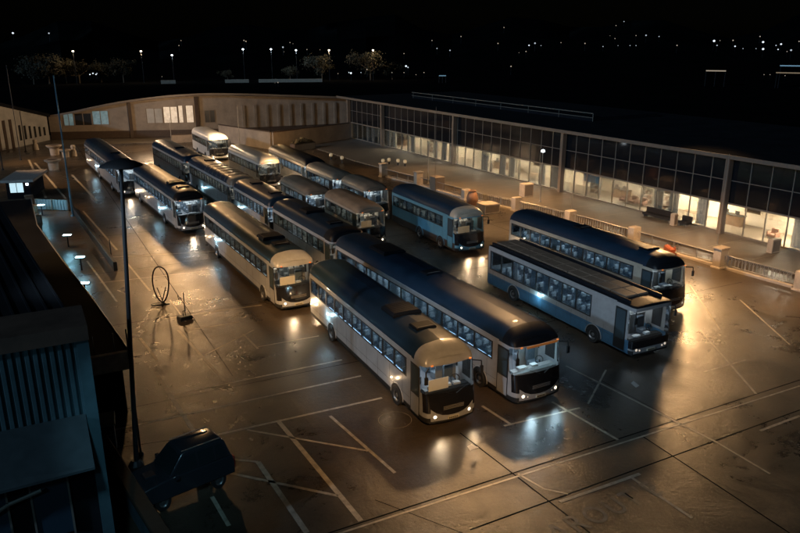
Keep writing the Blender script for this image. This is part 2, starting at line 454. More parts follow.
    bo = parts['body'].build('body', [body, roof, dome, lower or body, M_TRIM if skirt is body else skirt], root, 38)
    parts['windshield'].build('windshield', M_GLASSC, root, 50)
    if parts['front_mask'].f: parts['front_mask'].build('front_mask', M_BLACK, root, 50)
    if parts['rear_window'].f: parts['rear_window'].build('rear_window', M_BLACK, root, 50)
    # interior
    dz = wz[0] - 1.62; Z = (0, 0, dz)
    fl = MB(); fl.box(-hw + .06, hw - .06, 0.5, L - .15, 0.70 + dz, 0.78 + dz); fl.build('cabin_floor', M_FLOOR, root)
    sm = seat_mesh(); y = 2.6
    while y < L - 1.0:
        for sx in (-1, 1): link('seat', sm, root, (sx * (hw - 0.60), y, dz))
        y += 0.95
    d = MB(); d.cbox(-hw + .15, hw - .15, 0.42, 0.95, 0.78 + dz, wsz[0] - 0.02, 0.1); d.build('dashboard', M_TRIM if not dash else M_GREY, root)
    cl = MB(); cl.box(-0.5, 0.5, 1.6, L - .8, wz[1] + 0.22, wz[1] + 0.26); cl.build('cabin_lamp', M_CABW if cabin == 'warm' else M_CABL, root)
    if dash:
        dl = MB(); dl.box(-0.9, 0.9, 0.75, 0.95, wsz[1] - .1, wsz[1] - .06); dl.build('cabin_lamp', M_DASHL, root)
    # driver's place
    dv_ = MB(); dv_.cbox(.45, .98, 1.15, 1.65, .95, 1.25, .05); dv_.cbox(.47, .96, 1.62, 1.78, 1.2, 1.95, .05); dv_.build('driver_seat', M_SEAT, root, loc=Z)
    st = MB(); st.path([(.72 + .24 * math.cos(k * math.pi / 6), .98 + .10 * math.sin(k * math.pi / 6), 1.48 + .17 * math.sin(k * math.pi / 6)) for k in range(13)], .02, 5); st.tube((.72, .98, 1.48), (.72, .8, 1.2), .03, 5); st.build('steering_wheel', M_TRIM, root, loc=Z)
    pt_ = MB(); pt_.box(.15, hw - .1, 1.92, 1.96, .78, 2.0); pt_.build('partition', M_GREY, root, loc=Z)
    dk_ = MB(); rq = random.Random(int(loc[1] * 10))
    for k in range(5):
        xx = rq.uniform(-hw + .4, hw - .7); dk_.box(xx, xx + rq.uniform(.15, .4), rq.uniform(.5, .6), rq.uniform(.68, .85), wsz[0] - .02, wsz[0] + rq.uniform(.0, .10))
    dk_.build('dashboard_papers', M_COVER, root)
    # side windows
    bw = (wend - wstart) / bays
    pane = MB(); zc0, zc1 = wz[0] + .04, wz[1] - .04
    pane.box(-0.008, 0.008, 0.06, bw - 0.06, zc0, zc1)
    pm = pane.mesh('window', M_GLASS)
    for sgn in (-1, 1):
        fr = MB()
        x0, x1 = sorted((sgn * (hw - 0.045), sgn * (hw + 0.006)))
        for k in range(bays + 1):
            yc = wstart + bw * k
            fr.box(x0, x1, max(wstart - .05, yc - .05), min(wend + .05, yc + .05), wz[0] - .04, wz[1] + .04)
        fr.box(x0 + .002, x1 - .002, wstart, wend, wz[1] - .035, wz[1] + .038); fr.box(x0 + .002, x1 - .002, wstart, wend, wz[0] - .038, wz[0] + .035)
        fr.build('window_frame', M_TRIM, root)
        for k in range(bays):
            link('window', pm, root, (sgn * (hw - .02), wstart + bw * k, 0))
        cu = MB(); rc = random.Random(int(loc[1] * 7 + sgn)); zc_ = wz[1] - .03
        for k in range(bays):
            wd = rc.choice((.0, .18, .25, .4, .5)) * bw; y_ = wstart + bw * k + rc.choice((.06, bw - .06 - wd)); q_ = 0; zb_ = wz[0] - .02 if rc.random() < .6 else wz[0] + .35
            while q_ < wd:
                cu.box(sgn * (hw - .13 - .02 * (int(q_ / .06) % 2)) - .012, sgn * (hw - .13 - .02 * (int(q_ / .06) % 2)) + .012, y_ + q_, y_ + min(wd, q_ + .055), zb_, zc_); q_ += .06
        if cu.f: tag(cu.build('window_curtains', M_COVER, root))
        gu = MB(); gu.tube((sgn * (hw - .01), 1.5, zt + .03), (sgn * (hw - .01), L - .3, zt + .03), .03, 6); gu.build('gutter_rail', body, root)
    # panel seams
    sm_ = MB()
    for sgn in (-1, 1):
        yy = 2.4
        while yy < L - .6:
            xa, xb = sorted((sgn * (hw + .001), sgn * (hw + .004)))
            sm_.box(xa, xb, yy, yy + .015, .46, wz[0] - .1); yy += 1.45
        sm_.box(*sorted((sgn * (hw + .001), sgn * (hw + .004))), 1.6, L - .5, 1.02, 1.035)
    sm_.build('panel_seam', M_SKIRT, root)
    # door
    if door:
        dz1 = min(zt - .02, wz[1] + .06)
        for sgn, ya, yb in ((-1, 0.62, 1.52), (1, 0.75, 1.45)):
            z_0 = .46 if sgn < 0 else wz[0] - .2
            db = MB(); db.box(*sorted((sgn * (hw - .03), sgn * (hw + .012))), ya, yb, z_0, dz1); dd = db.build('door' if sgn < 0 else 'driver_window', M_TRIM, root)
            dg = MB(); dg.box(*sorted((sgn * (hw + .0125), sgn * (hw + .018))), ya + .10, yb - .10, max(z_0 + .08, wz[0] - .45), dz1 - .1)
            dg.build('pane', mat('door_glass', (0.05, 0.07, 0.08), 0.08), dd)
            if sgn < 0 and not box:
                dk = MB(); dk.box(*sorted((sgn * (hw + .0125), sgn * (hw + .02))), ya + .06, yb - .06, .50, wz[0] - .55); dk.build('door_panel', body, dd)
    # wheels
    W = wheel_meshes()
    wheels = wheels or (2.9, L - 3.6)
    for yw in wheels:
        for sgn in (-1, 1):
            am = MB(); n = 18; xa, xb = sgn * (hw - .05), sgn * (hw + .014)
            pts = [(yw + .66 * math.cos(math.pi * k / n), .46 + .66 * math.sin(math.pi * k / n)) for k in range(n + 1)]
            pts = [(yw + .66, .34)] + pts + [(yw - .66, .34)]
            am.prism(pts, 'x', xa, xb); am.build('wheel_arch', M_TRIM, root)
            lip = MB()
            lp = [Vector((sgn * (hw + .012), yw + .69 * math.cos(math.pi * k / n), .46 + .69 * math.sin(math.pi * k / n))) for k in range(n + 1)]
            lip.path(lp, .025, 5); lip.build('arch_lip', body, root)
            t = link('wheel', W['t'], root, (sgn * (hw - .06), yw, .50)); t.rotation_euler.z = 0 if sgn < 0 else math.pi
            link('rim', W['r'], t)
    # front details
    fy = -0.14 if not box else -0.02
    for sgn in (-1, 1):
        hb = MB()
        hx = sgn * (hw - fs - .22)
        hb.lathe([(.075, 0), (.08, .03), (.06, .05)], n=14)
        o = hb.build('headlight', head, root); o.rotation_euler = (R(90), 0, R(sgn * 12)); o.location = (hx, 0.01 + (0 if box else -.03), .66)
        hb2 = MB(); hb2.lathe([(.045, 0), (.05, .03), (.04, .05)], n=12)
        o = hb2.build('fog_lamp', head, root); o.rotation_euler = (R(90), 0, R(sgn * 12)); o.location = (hx - sgn * .24, -.03 if not box else .0, .60)
        am = MB(); am.box(-.06, .06, -.02, .02, 0, .07)
        o = am.build('clearance_lamp', M_AMBER, root); o.location = (sgn * (hw - fs - .12), 0.15, wsz[1] + .06)
        mr = MB(); mx = sgn * (hw + .06)
        mr.path([(sgn * (hw - .25), .22, wsz[1] - .05), (mx, -.12, wsz[1] - .02), (mx, -.14, wsz[1] - .25)], .035, 6)
        mr.cbox(mx - .08, mx + .08, -.19, -.11, wsz[1] - .62, wsz[1] - .24, .03)
        mr.build('mirror', M_TRIM, root)
        wp = MB(); wp.path([(sgn * .12, fy - .03, wsz[0] - .05), (sgn * .75, fy + .06, wsz[0] + .22)], .012, 5); wp.build('wiper', M_TRIM, root)
        tl = MB(); tl.box(sgn * (hw - .35) - .08, sgn * (hw - .35) + .08, L + .0, L + .06, .95, 1.25); tl.build('tail_lamp', M_RED, root)
    pl = MB(); pl.box(-.30, .30, fy - .05, fy + .02, .47, .60); plo = pl.build('number_plate', M_PLATE, root)
    ch = MB(); x = -.25
    for k in range(7):
        ch.box(x, x + .045, fy - .056, fy - .051, .495, .575); x += .072
    ch.build('plate_characters', M_TRIM, plo)
    gr = MB()
    for k in range(3): gr.box(-.55, .55, fy - .035, fy - .0, maskz + .14 + k * .07, maskz + .165 + k * .07)
    if not box: gr.build('grille', M_STEEL, root)
    if placard:
        pc = MB(); pc.box(-hw + .32, -.05, .30, .33, wsz[0] + .05, wsz[0] + .62)
        pc.build('dashboard_card', M_CARD, root)
    if sign:  # sign: glowing strip painted for the amber reflections on the dome edge
        sg = MB(); sg.box(-.95, .95, -.04, .0, wsz[1] + .06, wsz[1] + .17); sg.build('amber_reflection_strip', mat('amber_reflection', (.25, .08, .02), .5, emit=(1, .35, .08), es=.12), root)
    # roof details
    for yh in hatches:
        hb = MB(); hb.cbox(-.55, .55, yh - .42, yh + .42, h - .03, h + .09, .05)
        ho = hb.build('roof_hatch', roof if roof is not M_ROOFB else M_ROOFK, root)
        hr = MB(); hr.tube((-.42, yh - .3, h + .095), (.42, yh - .3, h + .095), .018, 5); hr.build('handle', M_STEEL, ho)
    for yh, ln in ac:
        ab = MB(); ab.cbox(-.82, .82, yh - ln / 2, yh + ln / 2, h - .05, h + .17, .10)
        ao = ab.build('air_conditioner', M_ROOFK if roof is M_ROOFB else roof, root)
        gb = MB()
        for k in range(int(ln / .16)): gb.box(-.6, .6, yh - ln / 2 + .14 + k * .16, yh - ln / 2 + .20 + k * .16, h + .171, h + .182)
        gb.build('vent_grille', M_TRIM, ao)
    if rib:
        for yh in rib:
            rb = MB(); pts = [pt(yh, i, -1) + Vector((0, 0, .012)) for i in range(i_sh, NL)] + [pt(yh, i, 1) + Vector((0, 0, .012)) for i in reversed(range(i_sh, NL))]
            rb.path(pts, .028, 5); rb.build('roof_rib', dome, root)
    if pods:
        pb = MB(); y = 1.4; k = 0
        while y < L - 1.4:
            pb.cbox(-.85, -.02, y, y + 1.25, h - .02, h + .10, .03); pb.cbox(.02, .85, y, y + 1.25, h - .02, h + .10, .03); y += 1.32
        pb.build('roof_deck', mat('brown_deck', (0.20, 0.15, 0.11), 0.5, noise=.3), root)
        for sgn in (-1, 1):
            rl = MB(); rl.box(*sorted((sgn * (hw - .30), sgn * (hw - .20))), .7, L - .3, h - .06, h + .13); rl.build('roof_rail', M_ROOFK, root)
    if sidelamp:
        for yl, zl, mm, rad in sidelamp:
            lb = MB(); lb.lathe([(rad, 0), (rad * .8, .04), (rad * .3, .06)], n=12)
            o = lb.build('side_lamp', mm, root); o.rotation_euler = (0, R(-90), 0); o.location = (-hw - .012, yl, zl)
            if mm is M_SIDEC or mm is M_SIDEW:
                ld = bpy.data.lights.new('side_lamp_light', 'POINT'); ld.energy = 24 if mm is M_SIDEC else 9
                ld.color = (0.45, 0.82, 1.0) if mm is M_SIDEC else (1, .66, .36); ld.shadow_soft_size = .07
                lo = bpy.data.objects.new('side_lamp_light', ld); COL.objects.link(lo); lo.parent = root
                lo.location = (-hw - .34, yl, zl - .12)
    return root

SB = 'white_coach'
# front coach and the long dark-roofed row behind it
make_bus('coach', (16.35, 26.0, 0), R(-1.2), L=16.0, w=2.85, bays=10, dash=False, placard=True, head=M_HEAD, wstart=2.0,
         hatches=(3.0,), ac=((5.4, 1.5),), sidelamp=[(12.6, 1.55, M_SIDEC, .075), (15.6, 1.2, M_SIDEW, .05), (3.6, 1.25, M_SIDEW, .05)], wheels=(3.0, 12.0),
         label='silver coach at the very front of the yard with a pale card behind its windscreen')
make_bus('coach', (21.35, 25.8, 0), R(1.4), L=21.6, w=3.05, bays=12, dash=True, sign=True, head=M_HEAD, roof=M_ROOFB, dome=M_ROOFK, body=M_SILVER, wstart=2.0,
         hatches=(10.5,), ac=((16.2, 2.2),), wheels=(3.0, 17.0),
         label='black roofed coach with cyan lit dashboard, just right of the front silver coach')
make_bus('coach', (20.82, 47.75, 0), R(1.4), L=13.4, ft=.2, fty=.7, w=3.0, bays=10, roof=M_ROOFB, dome=M_ROOFK, cabin='warm', hatches=(3.0,), ac=((7.6, 1.6),),
         label='blue roofed coach directly behind the black roofed coach with cyan dashboard')
make_bus('coach', (20.4, 61.5, 0), R(1.6), ft=.2, fty=.7, L=11.1, w=3.0, bays=9, roof=M_ROOFB, dome=M_ROOFB, hatches=(2.6, 8.0), sidelamp=[(9.4, 1.5, M_SIDEC, .05)],
         label='short blue roofed coach in the middle of the long row, beside the fawn roofed minibuses')
make_bus('coach', (20.0, 72.95, 0), R(2.3), ft=.2, fty=.7, L=17.3, w=3.0, bays=14, roof=M_ROOFB, dome=M_ROOFC, cabin='warm', rib=(2.5, 4.0, 5.5, 7, 8.5, 10), hatches=(13,), sidelamp=[(11.5, 1.2, M_SIDEC, .05)],
         label='blue coach with pale ribs across its roof, second from the far end of its row')
make_bus('coach', (18.9, 90.6, 0), R(3.0), ft=.2, fty=.7, L=17.6, w=3.0, bays=13, roof=M_ROOFB, dome=M_ROOFB, cabin='warm', hatches=(8,),
         label='blue roofed coach at the far end of the long row, before the hall')
# left row
make_bus('coach', (15.15, 43.9, 0), R(1.3), L=19.0, w=2.85, bays=13, placard=True, head=M_HEAD, cabin='warm', wstart=2.0,
         hatches=(3.0,), ac=((5.0, 1.4),), sidelamp=[(15.2, 1.6, M_SIDEC, .075), (18.5, 1.1, M_SIDEW, .05)], wheels=(3.1, 15.0),
         label='silver coach with glowing beige front dome, between the hose hoop and the long row')
make_bus('coach', (13.4, 68.0, 0), R(3.2), L=19.5, w=2.8, bays=12, head=M_HEAD, dome=M_ROOFK, roof=M_ROOFB, hatches=(2.8,), wstart=2.0,
         ac=((5.2, 1.3),), sidelamp=[(7.4, 1.25, M_SIDEC, .08), (13.5, 1.3, M_SIDEW, .05)], wheels=(5.3, 16.6),
         label='blue roofed coach with dark front dome, right beside the wide lamp hood in the picture')
make_bus('coach', (10.8, 88.5, 0), R(3.0), L=26.0, w=2.8, bays=15, head=M_HEAD, roof=M_ROOFB, dome=M_ROOFK, hatches=(3, 9), wstart=2.0,
         sidelamp=[(16.5, 1.4, M_SIDEC, .09), (24.2, 1.2, M_SIDEW, .06)], wheels=(5.0, 14.0),
         label='leftmost coach, parked farthest out on the left near the planters')
# right pair
make_bus('city_bus', (30.55, 27.3, 0), R(-0.5), L=14.8, w=2.9, h=3.34, body=M_GREY, roof=M_ROOFK, dome=M_ROOFK, lower=M_BLUE, lowz=1.18, wz=(1.55, 2.88), bays=8,
         sh=.14, sv=.16, ft=.06, fty=.5, fs=.12, fsy=.25, wsz=(1.18, 2.98), maskz=.72, box=True, pods=True, wstart=3.6, wheels=(3.2, 11.4), mask=True,
         sidelamp=[(8.6, 1.36, M_SIDEC, .085)], label='boxy grey and blue city bus with panelled flat roof, nearest on the right')
make_bus('coach', (37.0, 31.7, 0), R(0.8), L=16.3, w=2.9, bays=11, roof=M_ROOFB, dome=M_ROOFK, body=M_CREAM, wheels=(3.2, 12.4), hatches=(2.4, 9.0), wstart=2.3,
         label='blue roofed coach behind the boxy city bus, rightmost in the yard')
# short blue coach and the fawn roofed group
make_bus('short_coach', (33.0, 50.0, 0), R(-1.0), L=12.6, w=3.0, bays=7, roof=M_ROOFB, dome=M_CREAM, body=M_TEAL, lower=M_SKIRT, lowz=1.0, cabin='warm', placard=True,
         wheels=(2.7, 6.6), head=M_HEAD, wstart=2.4, label='short sky blue coach with a beige front dome, nearest the forecourt barrier')
make_bus('minibus', (31.0, 64.0, 0), R(0), L=6.6, w=2.7, h=3.85, bays=3, roof=M_ROOFC, dome=M_ROOFC, body=M_CREAM, wheels=(1.6, 5.0), wstart=1.6, ft=.5,
         label='fawn roofed minibus directly behind the short sky blue coach')
make_bus('minibus', (30.6, 71.2, 0), R(0), L=9.0, w=2.7, h=3.85, bays=5, roof=M_ROOFC, dome=M_ROOFC, body=M_CREAM, wheels=(1.8, 6.8), wstart=1.6, ft=.5,
         label='fawn roofed minibus farthest back of the outer pair, near the small forecourt lanterns')
make_bus('minibus', (26.4, 55.6, 0), R(-1.0), L=8.6, w=2.7, h=3.85, bays=5, roof=M_ROOFC, dome=M_ROOFC, body=M_CREAM, wheels=(1.8, 6.5), wstart=1.6, cabin='warm', placard=True, head=M_HEAD, ft=.45,
         label='fawn roofed minibus with lit white windscreen, beside the rear of the short sky blue coach')
make_bus('minibus', (25.2, 64.9, 0), R(0), L=8.6, w=2.7, h=3.85, bays=5, roof=M_ROOFC, dome=M_ROOFC, body=M_CREAM, wheels=(1.8, 6.5), wstart=1.6, ft=.5,
         label='fawn roofed minibus of the inner pair, between the long row and the outer minibuses')
make_bus('coach', (31.0, 80.8, 0), R(-0.5), L=15, w=2.8, bays=10, roof=M_ROOFK, dome=M_ROOFK, body=M_CREAM, 
         label='black roofed coach standing against the right side of the cream topped bus')
make_bus('coach', (26.6, 85.0, 0), R(1.5), L=13.5, w=2.8, bays=9, roof=M_CREAM, dome=M_CREAM, body=M_WHITE, cabin='warm', head=M_HEAD,
         label='cream topped white bus with a glowing lamp over its front')
make_bus('coach', (26.6, 110.0, 0), R(0), L=12, w=3.1, bays=8, roof=M_WHITE, dome=M_WHITE, body=M_WHITE, head=M_HEAD, cabin='warm',
         label='all white bus standing alone by the cream wall, farthest back in the yard')

# ---------------------------------------------------------------- terminal
T0, T1 = Vector((58.7, 20, 0)), Vector((55.0, 126, 0))
TD = (T1 - T0).normalized(); TN = Vector((TD.y, -TD.x, 0))      # TN points into the building (+x)
TL = (T1 - T0).length
TRZ = math.atan2(-TD.x, TD.y)
term = empty('terminal_building', T0, TRZ, label='long glass fronted terminal with a dark roof along the right side of the yard', cat='building')
# local frame: y along facade, x into building
ZS, ZR = 2.95, 7.3
m_ = MB(); m_.box(-1.1, 26, -2, TL + 2.5, ZR, ZR + .22); m_.build('roof', M_DARKROOF, term)
m_ = MB(); m_.box(-1.25, -1.102, -2.1, TL + 2.6, ZR - .06, ZR + .30); m_.build('fascia', M_FRAME, term)
m_ = MB(); m_.box(.35, 24, 0, TL, ZS + .05, ZS + .4); m_.build('upper_floor', M_DARKROOF, term)
m_ = MB(); m_.box(4.6, 4.8, 0, TL, .12, ZS + .05); m_.build('inner_wall', M_INT, term)
m_ = MB(); m_.box(.1, 9.0, 0, TL, .10, .15); m_.build('hall_floor', M_INTF, term)
m_ = MB(); m_.box(-.1, 24, TL, TL + .3, 0, ZR); m_.box(-.1, 24, -.3, 0, 0, ZR); m_.box(23.7, 24, 0, TL, 0, ZR); m_.build('end_wall', M_WALLC, term)
bay = 2.05; nb = int(TL // bay)
m_ = MB(); m_.box(-.02, .02, .04, bay - .04, .25, ZS - .04); pm = m_.mesh('window', M_GLASSC)
for k in range(nb): link('window', pm, term, (0, k * bay, 0))
m_ = MB(); m_.box(-.03, .03, .04, bay * 11 - .04, ZS + .1, ZR - .02); pu = m_.mesh('upper_glazing', M_UPGLASS)
for k in range(5):
    m_ = MB(); y1 = min(bay * 11, TL - k * bay * 11)
    if y1 > .5:
        m_.box(-.03, .03, .04, y1 - .04, ZS + .1, ZR - .02); m_.build('upper_glazing', M_UPGLASS, term, loc=(0, k * bay * 11, 0))
m_ = MB()
for k in range(nb + 1): m_.box(-.10, .05, k * bay - .035, k * bay + .035, .12, ZR - .03)
m_.box(-.085, .045, 0, TL, (ZS + ZR) / 2 - .03, (ZS + ZR) / 2 + .03); m_.box(-.115, .045, 0, TL, ZS - .05, ZS + .10); m_.box(-.115, .045, 0, TL, .12, .26)
m_.build('mullion_grid', M_MULL, term)
for yc in (24.6, 46.9, 70.0, 92.0, 105.2):
    m_ = MB(); m_.box(-.75, -.15, yc - .21, yc + .21, 0, ZR); m_.build('column', M_FRAME, term)
for yc in (3, 11.5, 19, 28.5, 34.0, 40.5, 50, 55, 61, 67, 74, 79, 88):
    m_ = MB(); m_.box(1.6, 2.5, yc - 1.5, yc + 1.5, ZS - .06, ZS + .02); m_.build('ceiling_lamp', M_CEIL, term)
# curtains and partitions inside
for y, n_ in ((17, 1), (27, 1), (30.5, 2), (48.5, 1), (51, 1), (57, 2), (63, 1), (71.5, 2), (76, 1), (83, 1), (89, 2), (97, 2)):
    for q in range(n_):
        m_ = MB(); yy = y + q * 2.0
        for i in range(8): m_.box(.55 + .05 * (i % 2), .62 + .05 * (i % 2), yy + i * .16, yy + i * .16 + .15, .2, ZS - .1)
        m_.build('curtain', M_CURT, term)
def tpos(x, y, z=0.15): return T0 + TN * x + TD * y + Vector((0, 0, z))
# rooftop skylight frame
def rooftop():
    r = empty('roof_screen', tpos(9.0, 52, ZR + .22), TRZ, label='thin lit outline of a low plant screen on the terminal roof', cat='screen')
    a = MB(); a.box(0, 12, 0, 46, 0, .5); a.build('deck', M_DARKROOF, r)
    b = MB()
    b.tube((-.1, 0, 1.0), (-.1, 46, 1.0), .06, 6); b.tube((-.1, 0, .45), (-.1, 46, .45), .04, 6); b.tube((-.1, 0, 0), (-.1, 0, 1.0), .05, 6)
    for k in range(1, 8): b.tube((-.1, k * 6.5, 0), (-.1, k * 6.5, 1.0), .03, 5)
    b.build('rail', M_MULL, r)
rooftop()
# furniture in the hall
def shelf():
    r = empty('display_shelf'); a = MB()
    a.box(0, .4, 0, .04, 0, 1.8); a.box(0, .4, 1.36, 1.4, 0, 1.8)
    for z in (.1, .6, 1.1, 1.6): a.box(0, .4, .04, 1.36, z, z + .04)
    a.build('rack', M_STEEL, r)
    b = MB()
    for z in (.14, .64, 1.14):
        y = .1
        while y < 1.2:
            d = random.uniform(.08, .25); b.box(.05, .33, y, y + d, z, z + random.uniform(.15, .38), random.randrange(3)); y += d + .03
    b.build('goods', [M_REDSEAT, M_CURT, M_WOOD], r)
    return r
sh0 = shelf(); shs = [(2.6, 33.0, 'metal goods shelf inside the terminal, right of the red seats'), (3.4, 36.4, 'metal goods shelf inside the terminal, just left of the big right hand column'),
 (2.2, 43.3, 'metal goods shelf inside the terminal, behind the middle column'), (3.0, 60, 'metal goods shelf inside the terminal, above the two concrete blocks'),
 (2.6, 66.0, 'metal goods shelf inside the terminal, behind the tall lamp post with round head'), (2.6, 80.5, 'metal goods shelf inside the terminal, between two curtained bays at its far half'), (3, 94, 'farthest metal goods shelf inside the terminal')]
for i, (x, y, lb) in enumerate(shs):
    o = sh0 if i == 0 else copy_tree(sh0); o.location = tpos(x, y); o.rotation_euler.z = TRZ
    tag(o, lb, 'shelf', 'shelves of goods in the terminal')
def hang_sign():
    r = empty('hanging_sign'); a = MB(); a.box(0, .08, 0, 1.6, 2.05, 2.45); a.build('panel', MATS['brown_timber'] if 'brown_timber' in MATS else M_WOOD, r)
    for y in (.15, 1.45):
        a = MB(); a.tube((.04, y, 2.45), (.04, y, 2.8), .012, 5); a.build('hanger', M_TRIM, r)
    return r
hs0 = hang_sign()
for i, (x, y, lb) in enumerate([(1.3, 22.0, 'brown hanging sign in the terminal, bay right of the big column'), (1.5, 31.6, 'brown hanging sign in the terminal above the black bench'), (1.2, 52.4, 'brown hanging sign in the terminal behind the round headed lamp post'), (1.4, 59.0, 'brown hanging sign in the brightly lit middle of the terminal'), (1.4, 78.0, 'brown hanging sign in the far half of the terminal')]):
    o = hs0 if i == 0 else copy_tree(hs0); o.location = tpos(x, y); o.rotation_euler.z = TRZ; tag(o, lb, 'sign', 'hanging signs in the terminal')
def counter():
    r = empty('service_counter'); a = MB(); a.cbox(0, .7, 0, 2.4, 0, 1.0, .02); a.build('body', M_WOOD, r)
    a = MB(); a.cbox(-.08, .78, -.05, 2.45, 1.002, 1.06, .01); a.build('worktop', M_TRIM, r)
    for y in (.5, 1.7):
        a = MB(); a.box(.3, .36, y, y + .45, 1.12, 1.45); a.box(.3, .36, y + .19, y + .26, 1.06, 1.12); a.build('monitor', M_TRIM, r)
    return r
ct0 = counter()
for i, (x, y, lb) in enumerate([(3.0, 25.0, 'timber service counter in the terminal, right of the black bench'), (2.9, 39.6, 'timber service counter in the terminal, behind the red armchairs'), (2.9, 62.4, 'timber service counter in the middle of the terminal'), (2.9, 90.5, 'timber service counter in the farthest lit bays of the terminal')]):
    o = ct0 if i == 0 else copy_tree(ct0); o.location = tpos(x, y); o.rotation_euler.z = TRZ; tag(o, lb, 'counter', 'service counters in the terminal')
def armchair():
    r = empty('armchair'); a = MB(); a.cbox(0, .7, 0, .7, .2, .45, .05); a.build('seat', M_REDSEAT, r)
    a = MB(); a.cbox(.55, .72, 0, .7, .45, .95, .05); a.build('backrest', M_REDSEAT, r)
    for y in (-.1, .7):
        a = MB(); a.cbox(0, .7, y, y + .1, .2, .65, .03); a.build('armrest', M_REDSEAT, r)
    for x in (.05, .6):
        for y in (.02, .62):
            a = MB(); a.tube((x, y, 0), (x, y, .2), .025, 6); a.build('leg', M_STEEL, r)
    return r
ac0 = armchair()
for i, (x, y, lb) in enumerate([(1.3, 38.4, 'rust red armchair inside the terminal, nearest the blue notice board'), (1.4, 37.2, 'rust red armchair inside the terminal, middle one of three'),
                                (1.5, 36.0, 'rust red armchair inside the terminal, nearest the goods shelf'), (1.6, 20.5, 'rust red armchair inside the terminal, right of the big right hand column')]):
    o = ac0 if i == 0 else copy_tree(ac0); o.location = tpos(x, y); o.rotation_euler.z = TRZ; tag(o, lb, 'armchair', 'armchairs in the terminal')
r = empty('notice_board', tpos(.9, 42.0), TRZ, label='blue notice board standing behind the terminal glass', cat='board')
a = MB(); a.box(0, .06, 0, 2.6, 1.6, 2.5); a.build('panel', M_BOARD, r)
for y in (.1, 2.5):
    a = MB(); a.tube((.03, y, 0), (.03, y, 1.6), .03, 6); a.build('leg', M_STEEL, r)
def table():
    r = empty('table'); a = MB(); a.cbox(0, .8, 0, 1.5, .72, .76, .01); a.build('tabletop', M_WOOD, r)
    for x in (.06, .74):
        for y in (.06, 1.44):
            a = MB(); a.tube((x, y, 0), (x, y, .72), .025, 6); a.build('leg', M_STEEL, r)
    return r
tb = table()
for i, (x, y, lb) in enumerate([(1.5, 29.2, 'wooden table inside the terminal, behind the black bench'), (1.7, 15.0, 'wooden table inside the terminal in the dim right hand bays'), (1.6, 17.4, 'wooden table inside the terminal, dim bay next to the right hand column'),
                                (1.6, 54.2, 'wooden table inside the brightly lit middle bays of the terminal'), (1.6, 72.8, 'wooden table inside the terminal, left of the curtains near column two'), (1.6, 85.6, 'farthest wooden table inside the terminal')]):
    o = tb if i == 0 else copy_tree(tb); o.location = tpos(x, y); o.rotation_euler.z = TRZ; tag(o, lb, 'table', 'tables in the terminal')

# forecourt pavement and barrier line
BL = [Vector(p + (0,)) for p in ((50.2, 20.0), (49.3, 30.8), (48.6, 37.4), (48.0, 46.2), (47.5, 54.3), (46.3, 61.6), (44.6, 69.0), (43.7, 78.7), (42.6, 86.4))]
m_ = MB()
inner = [Vector((53.6, 12, .12))] + [p + Vector((3.2, 0, .12)) for p in BL[2:]] + [Vector((44.5, 100, .12)), Vector((44.0, 118, .12))]
edge_t = T0 + TN * .2 - TD * 8; edge_e = T1 + TN * .2
poly = inner + [Vector((edge_e.x, edge_e.y, .12)), Vector((edge_t.x, edge_t.y, .12))]
m_.poly(poly)
for a_, b_ in zip(inner, inner[1:]): m_.poly([a_, b_, b_ - Vector((0, 0, .12)), a_ - Vector((0, 0, .12))])
tag(m_.build('forecourt_pavement', M_PAVE), kind='structure')
m_ = MB()
for a_, b_ in zip(inner, inner[1:]):
    a2, b2 = a_.copy(), b_.copy(); strip(m_, a2, b2, .22, .126)
for k in range(2, 24): strip(m_, tpos(-5.5, k * 4.4, 0), tpos(-.9, k * 4.4, 0), .05, .125)
tag(m_.build('kerb', M_KERB), kind='structure')
def plinth(a, b, label):
    d = (b - a); L_ = d.length; rz = math.atan2(-d.x, d.y)
    r = MB(); r.cbox(-.20, .20, .5, L_ - .5, 0, .22, .04)
    return r, rz, L_
pil_names = ['concrete pillar at the right end of the barrier, partly out of the picture', 'concrete pillar beside the arched balustrade, closest to the orange cone', 'concrete pillar just behind the front dome of the rightmost coach',
             'concrete pillar behind the middle of the rightmost coach', 'concrete pillar behind the tail of the rightmost coach', 'low concrete pillar next to the terracotta urn', 'concrete pillar with a flared cap, second from the far end', 'concrete pillar at the far end of the barrier line']
for k, p in enumerate(BL[1:]):
    m_ = MB(); hh = (1.5, 1.6, 1.5, 1.4, 1.5, 1.2, 1.7, 1.7)[k]
    m_.cbox(-.46, .46, -.34, .34, 0, hh, .06)
    o = empty('barrier_pillar', p, R(3), label=pil_names[k], cat='pillar', group='concrete barrier pillars'); m_.build('shaft', M_CONC, o)
    m_ = MB(); m_.cbox(-.54, .54, -.42, .42, 0.003, .16, .04); m_.build('base', M_CONC, o)
    if k in (6, 7, 1):
        m_ = MB(); m_.cbox(-.54, .54, -.42, .42, hh - .001, hh + .12, .03); m_.build('cap', M_CONC, o)
rl_names = ['steel railing with arched bars at the right edge of the picture', 'steel railing section between the picture edge and the arched balustrade pillar', 'open rail fence behind the orange cone',
            'barred railing panel behind the front half of the rightmost coach', 'barred railing panel behind the rear half of the rightmost coach', 'barred railing between the terracotta urn and the tail of the rightmost coach', 'open rail fence behind the terracotta urn', 'open rail fence at the far end of the barrier']
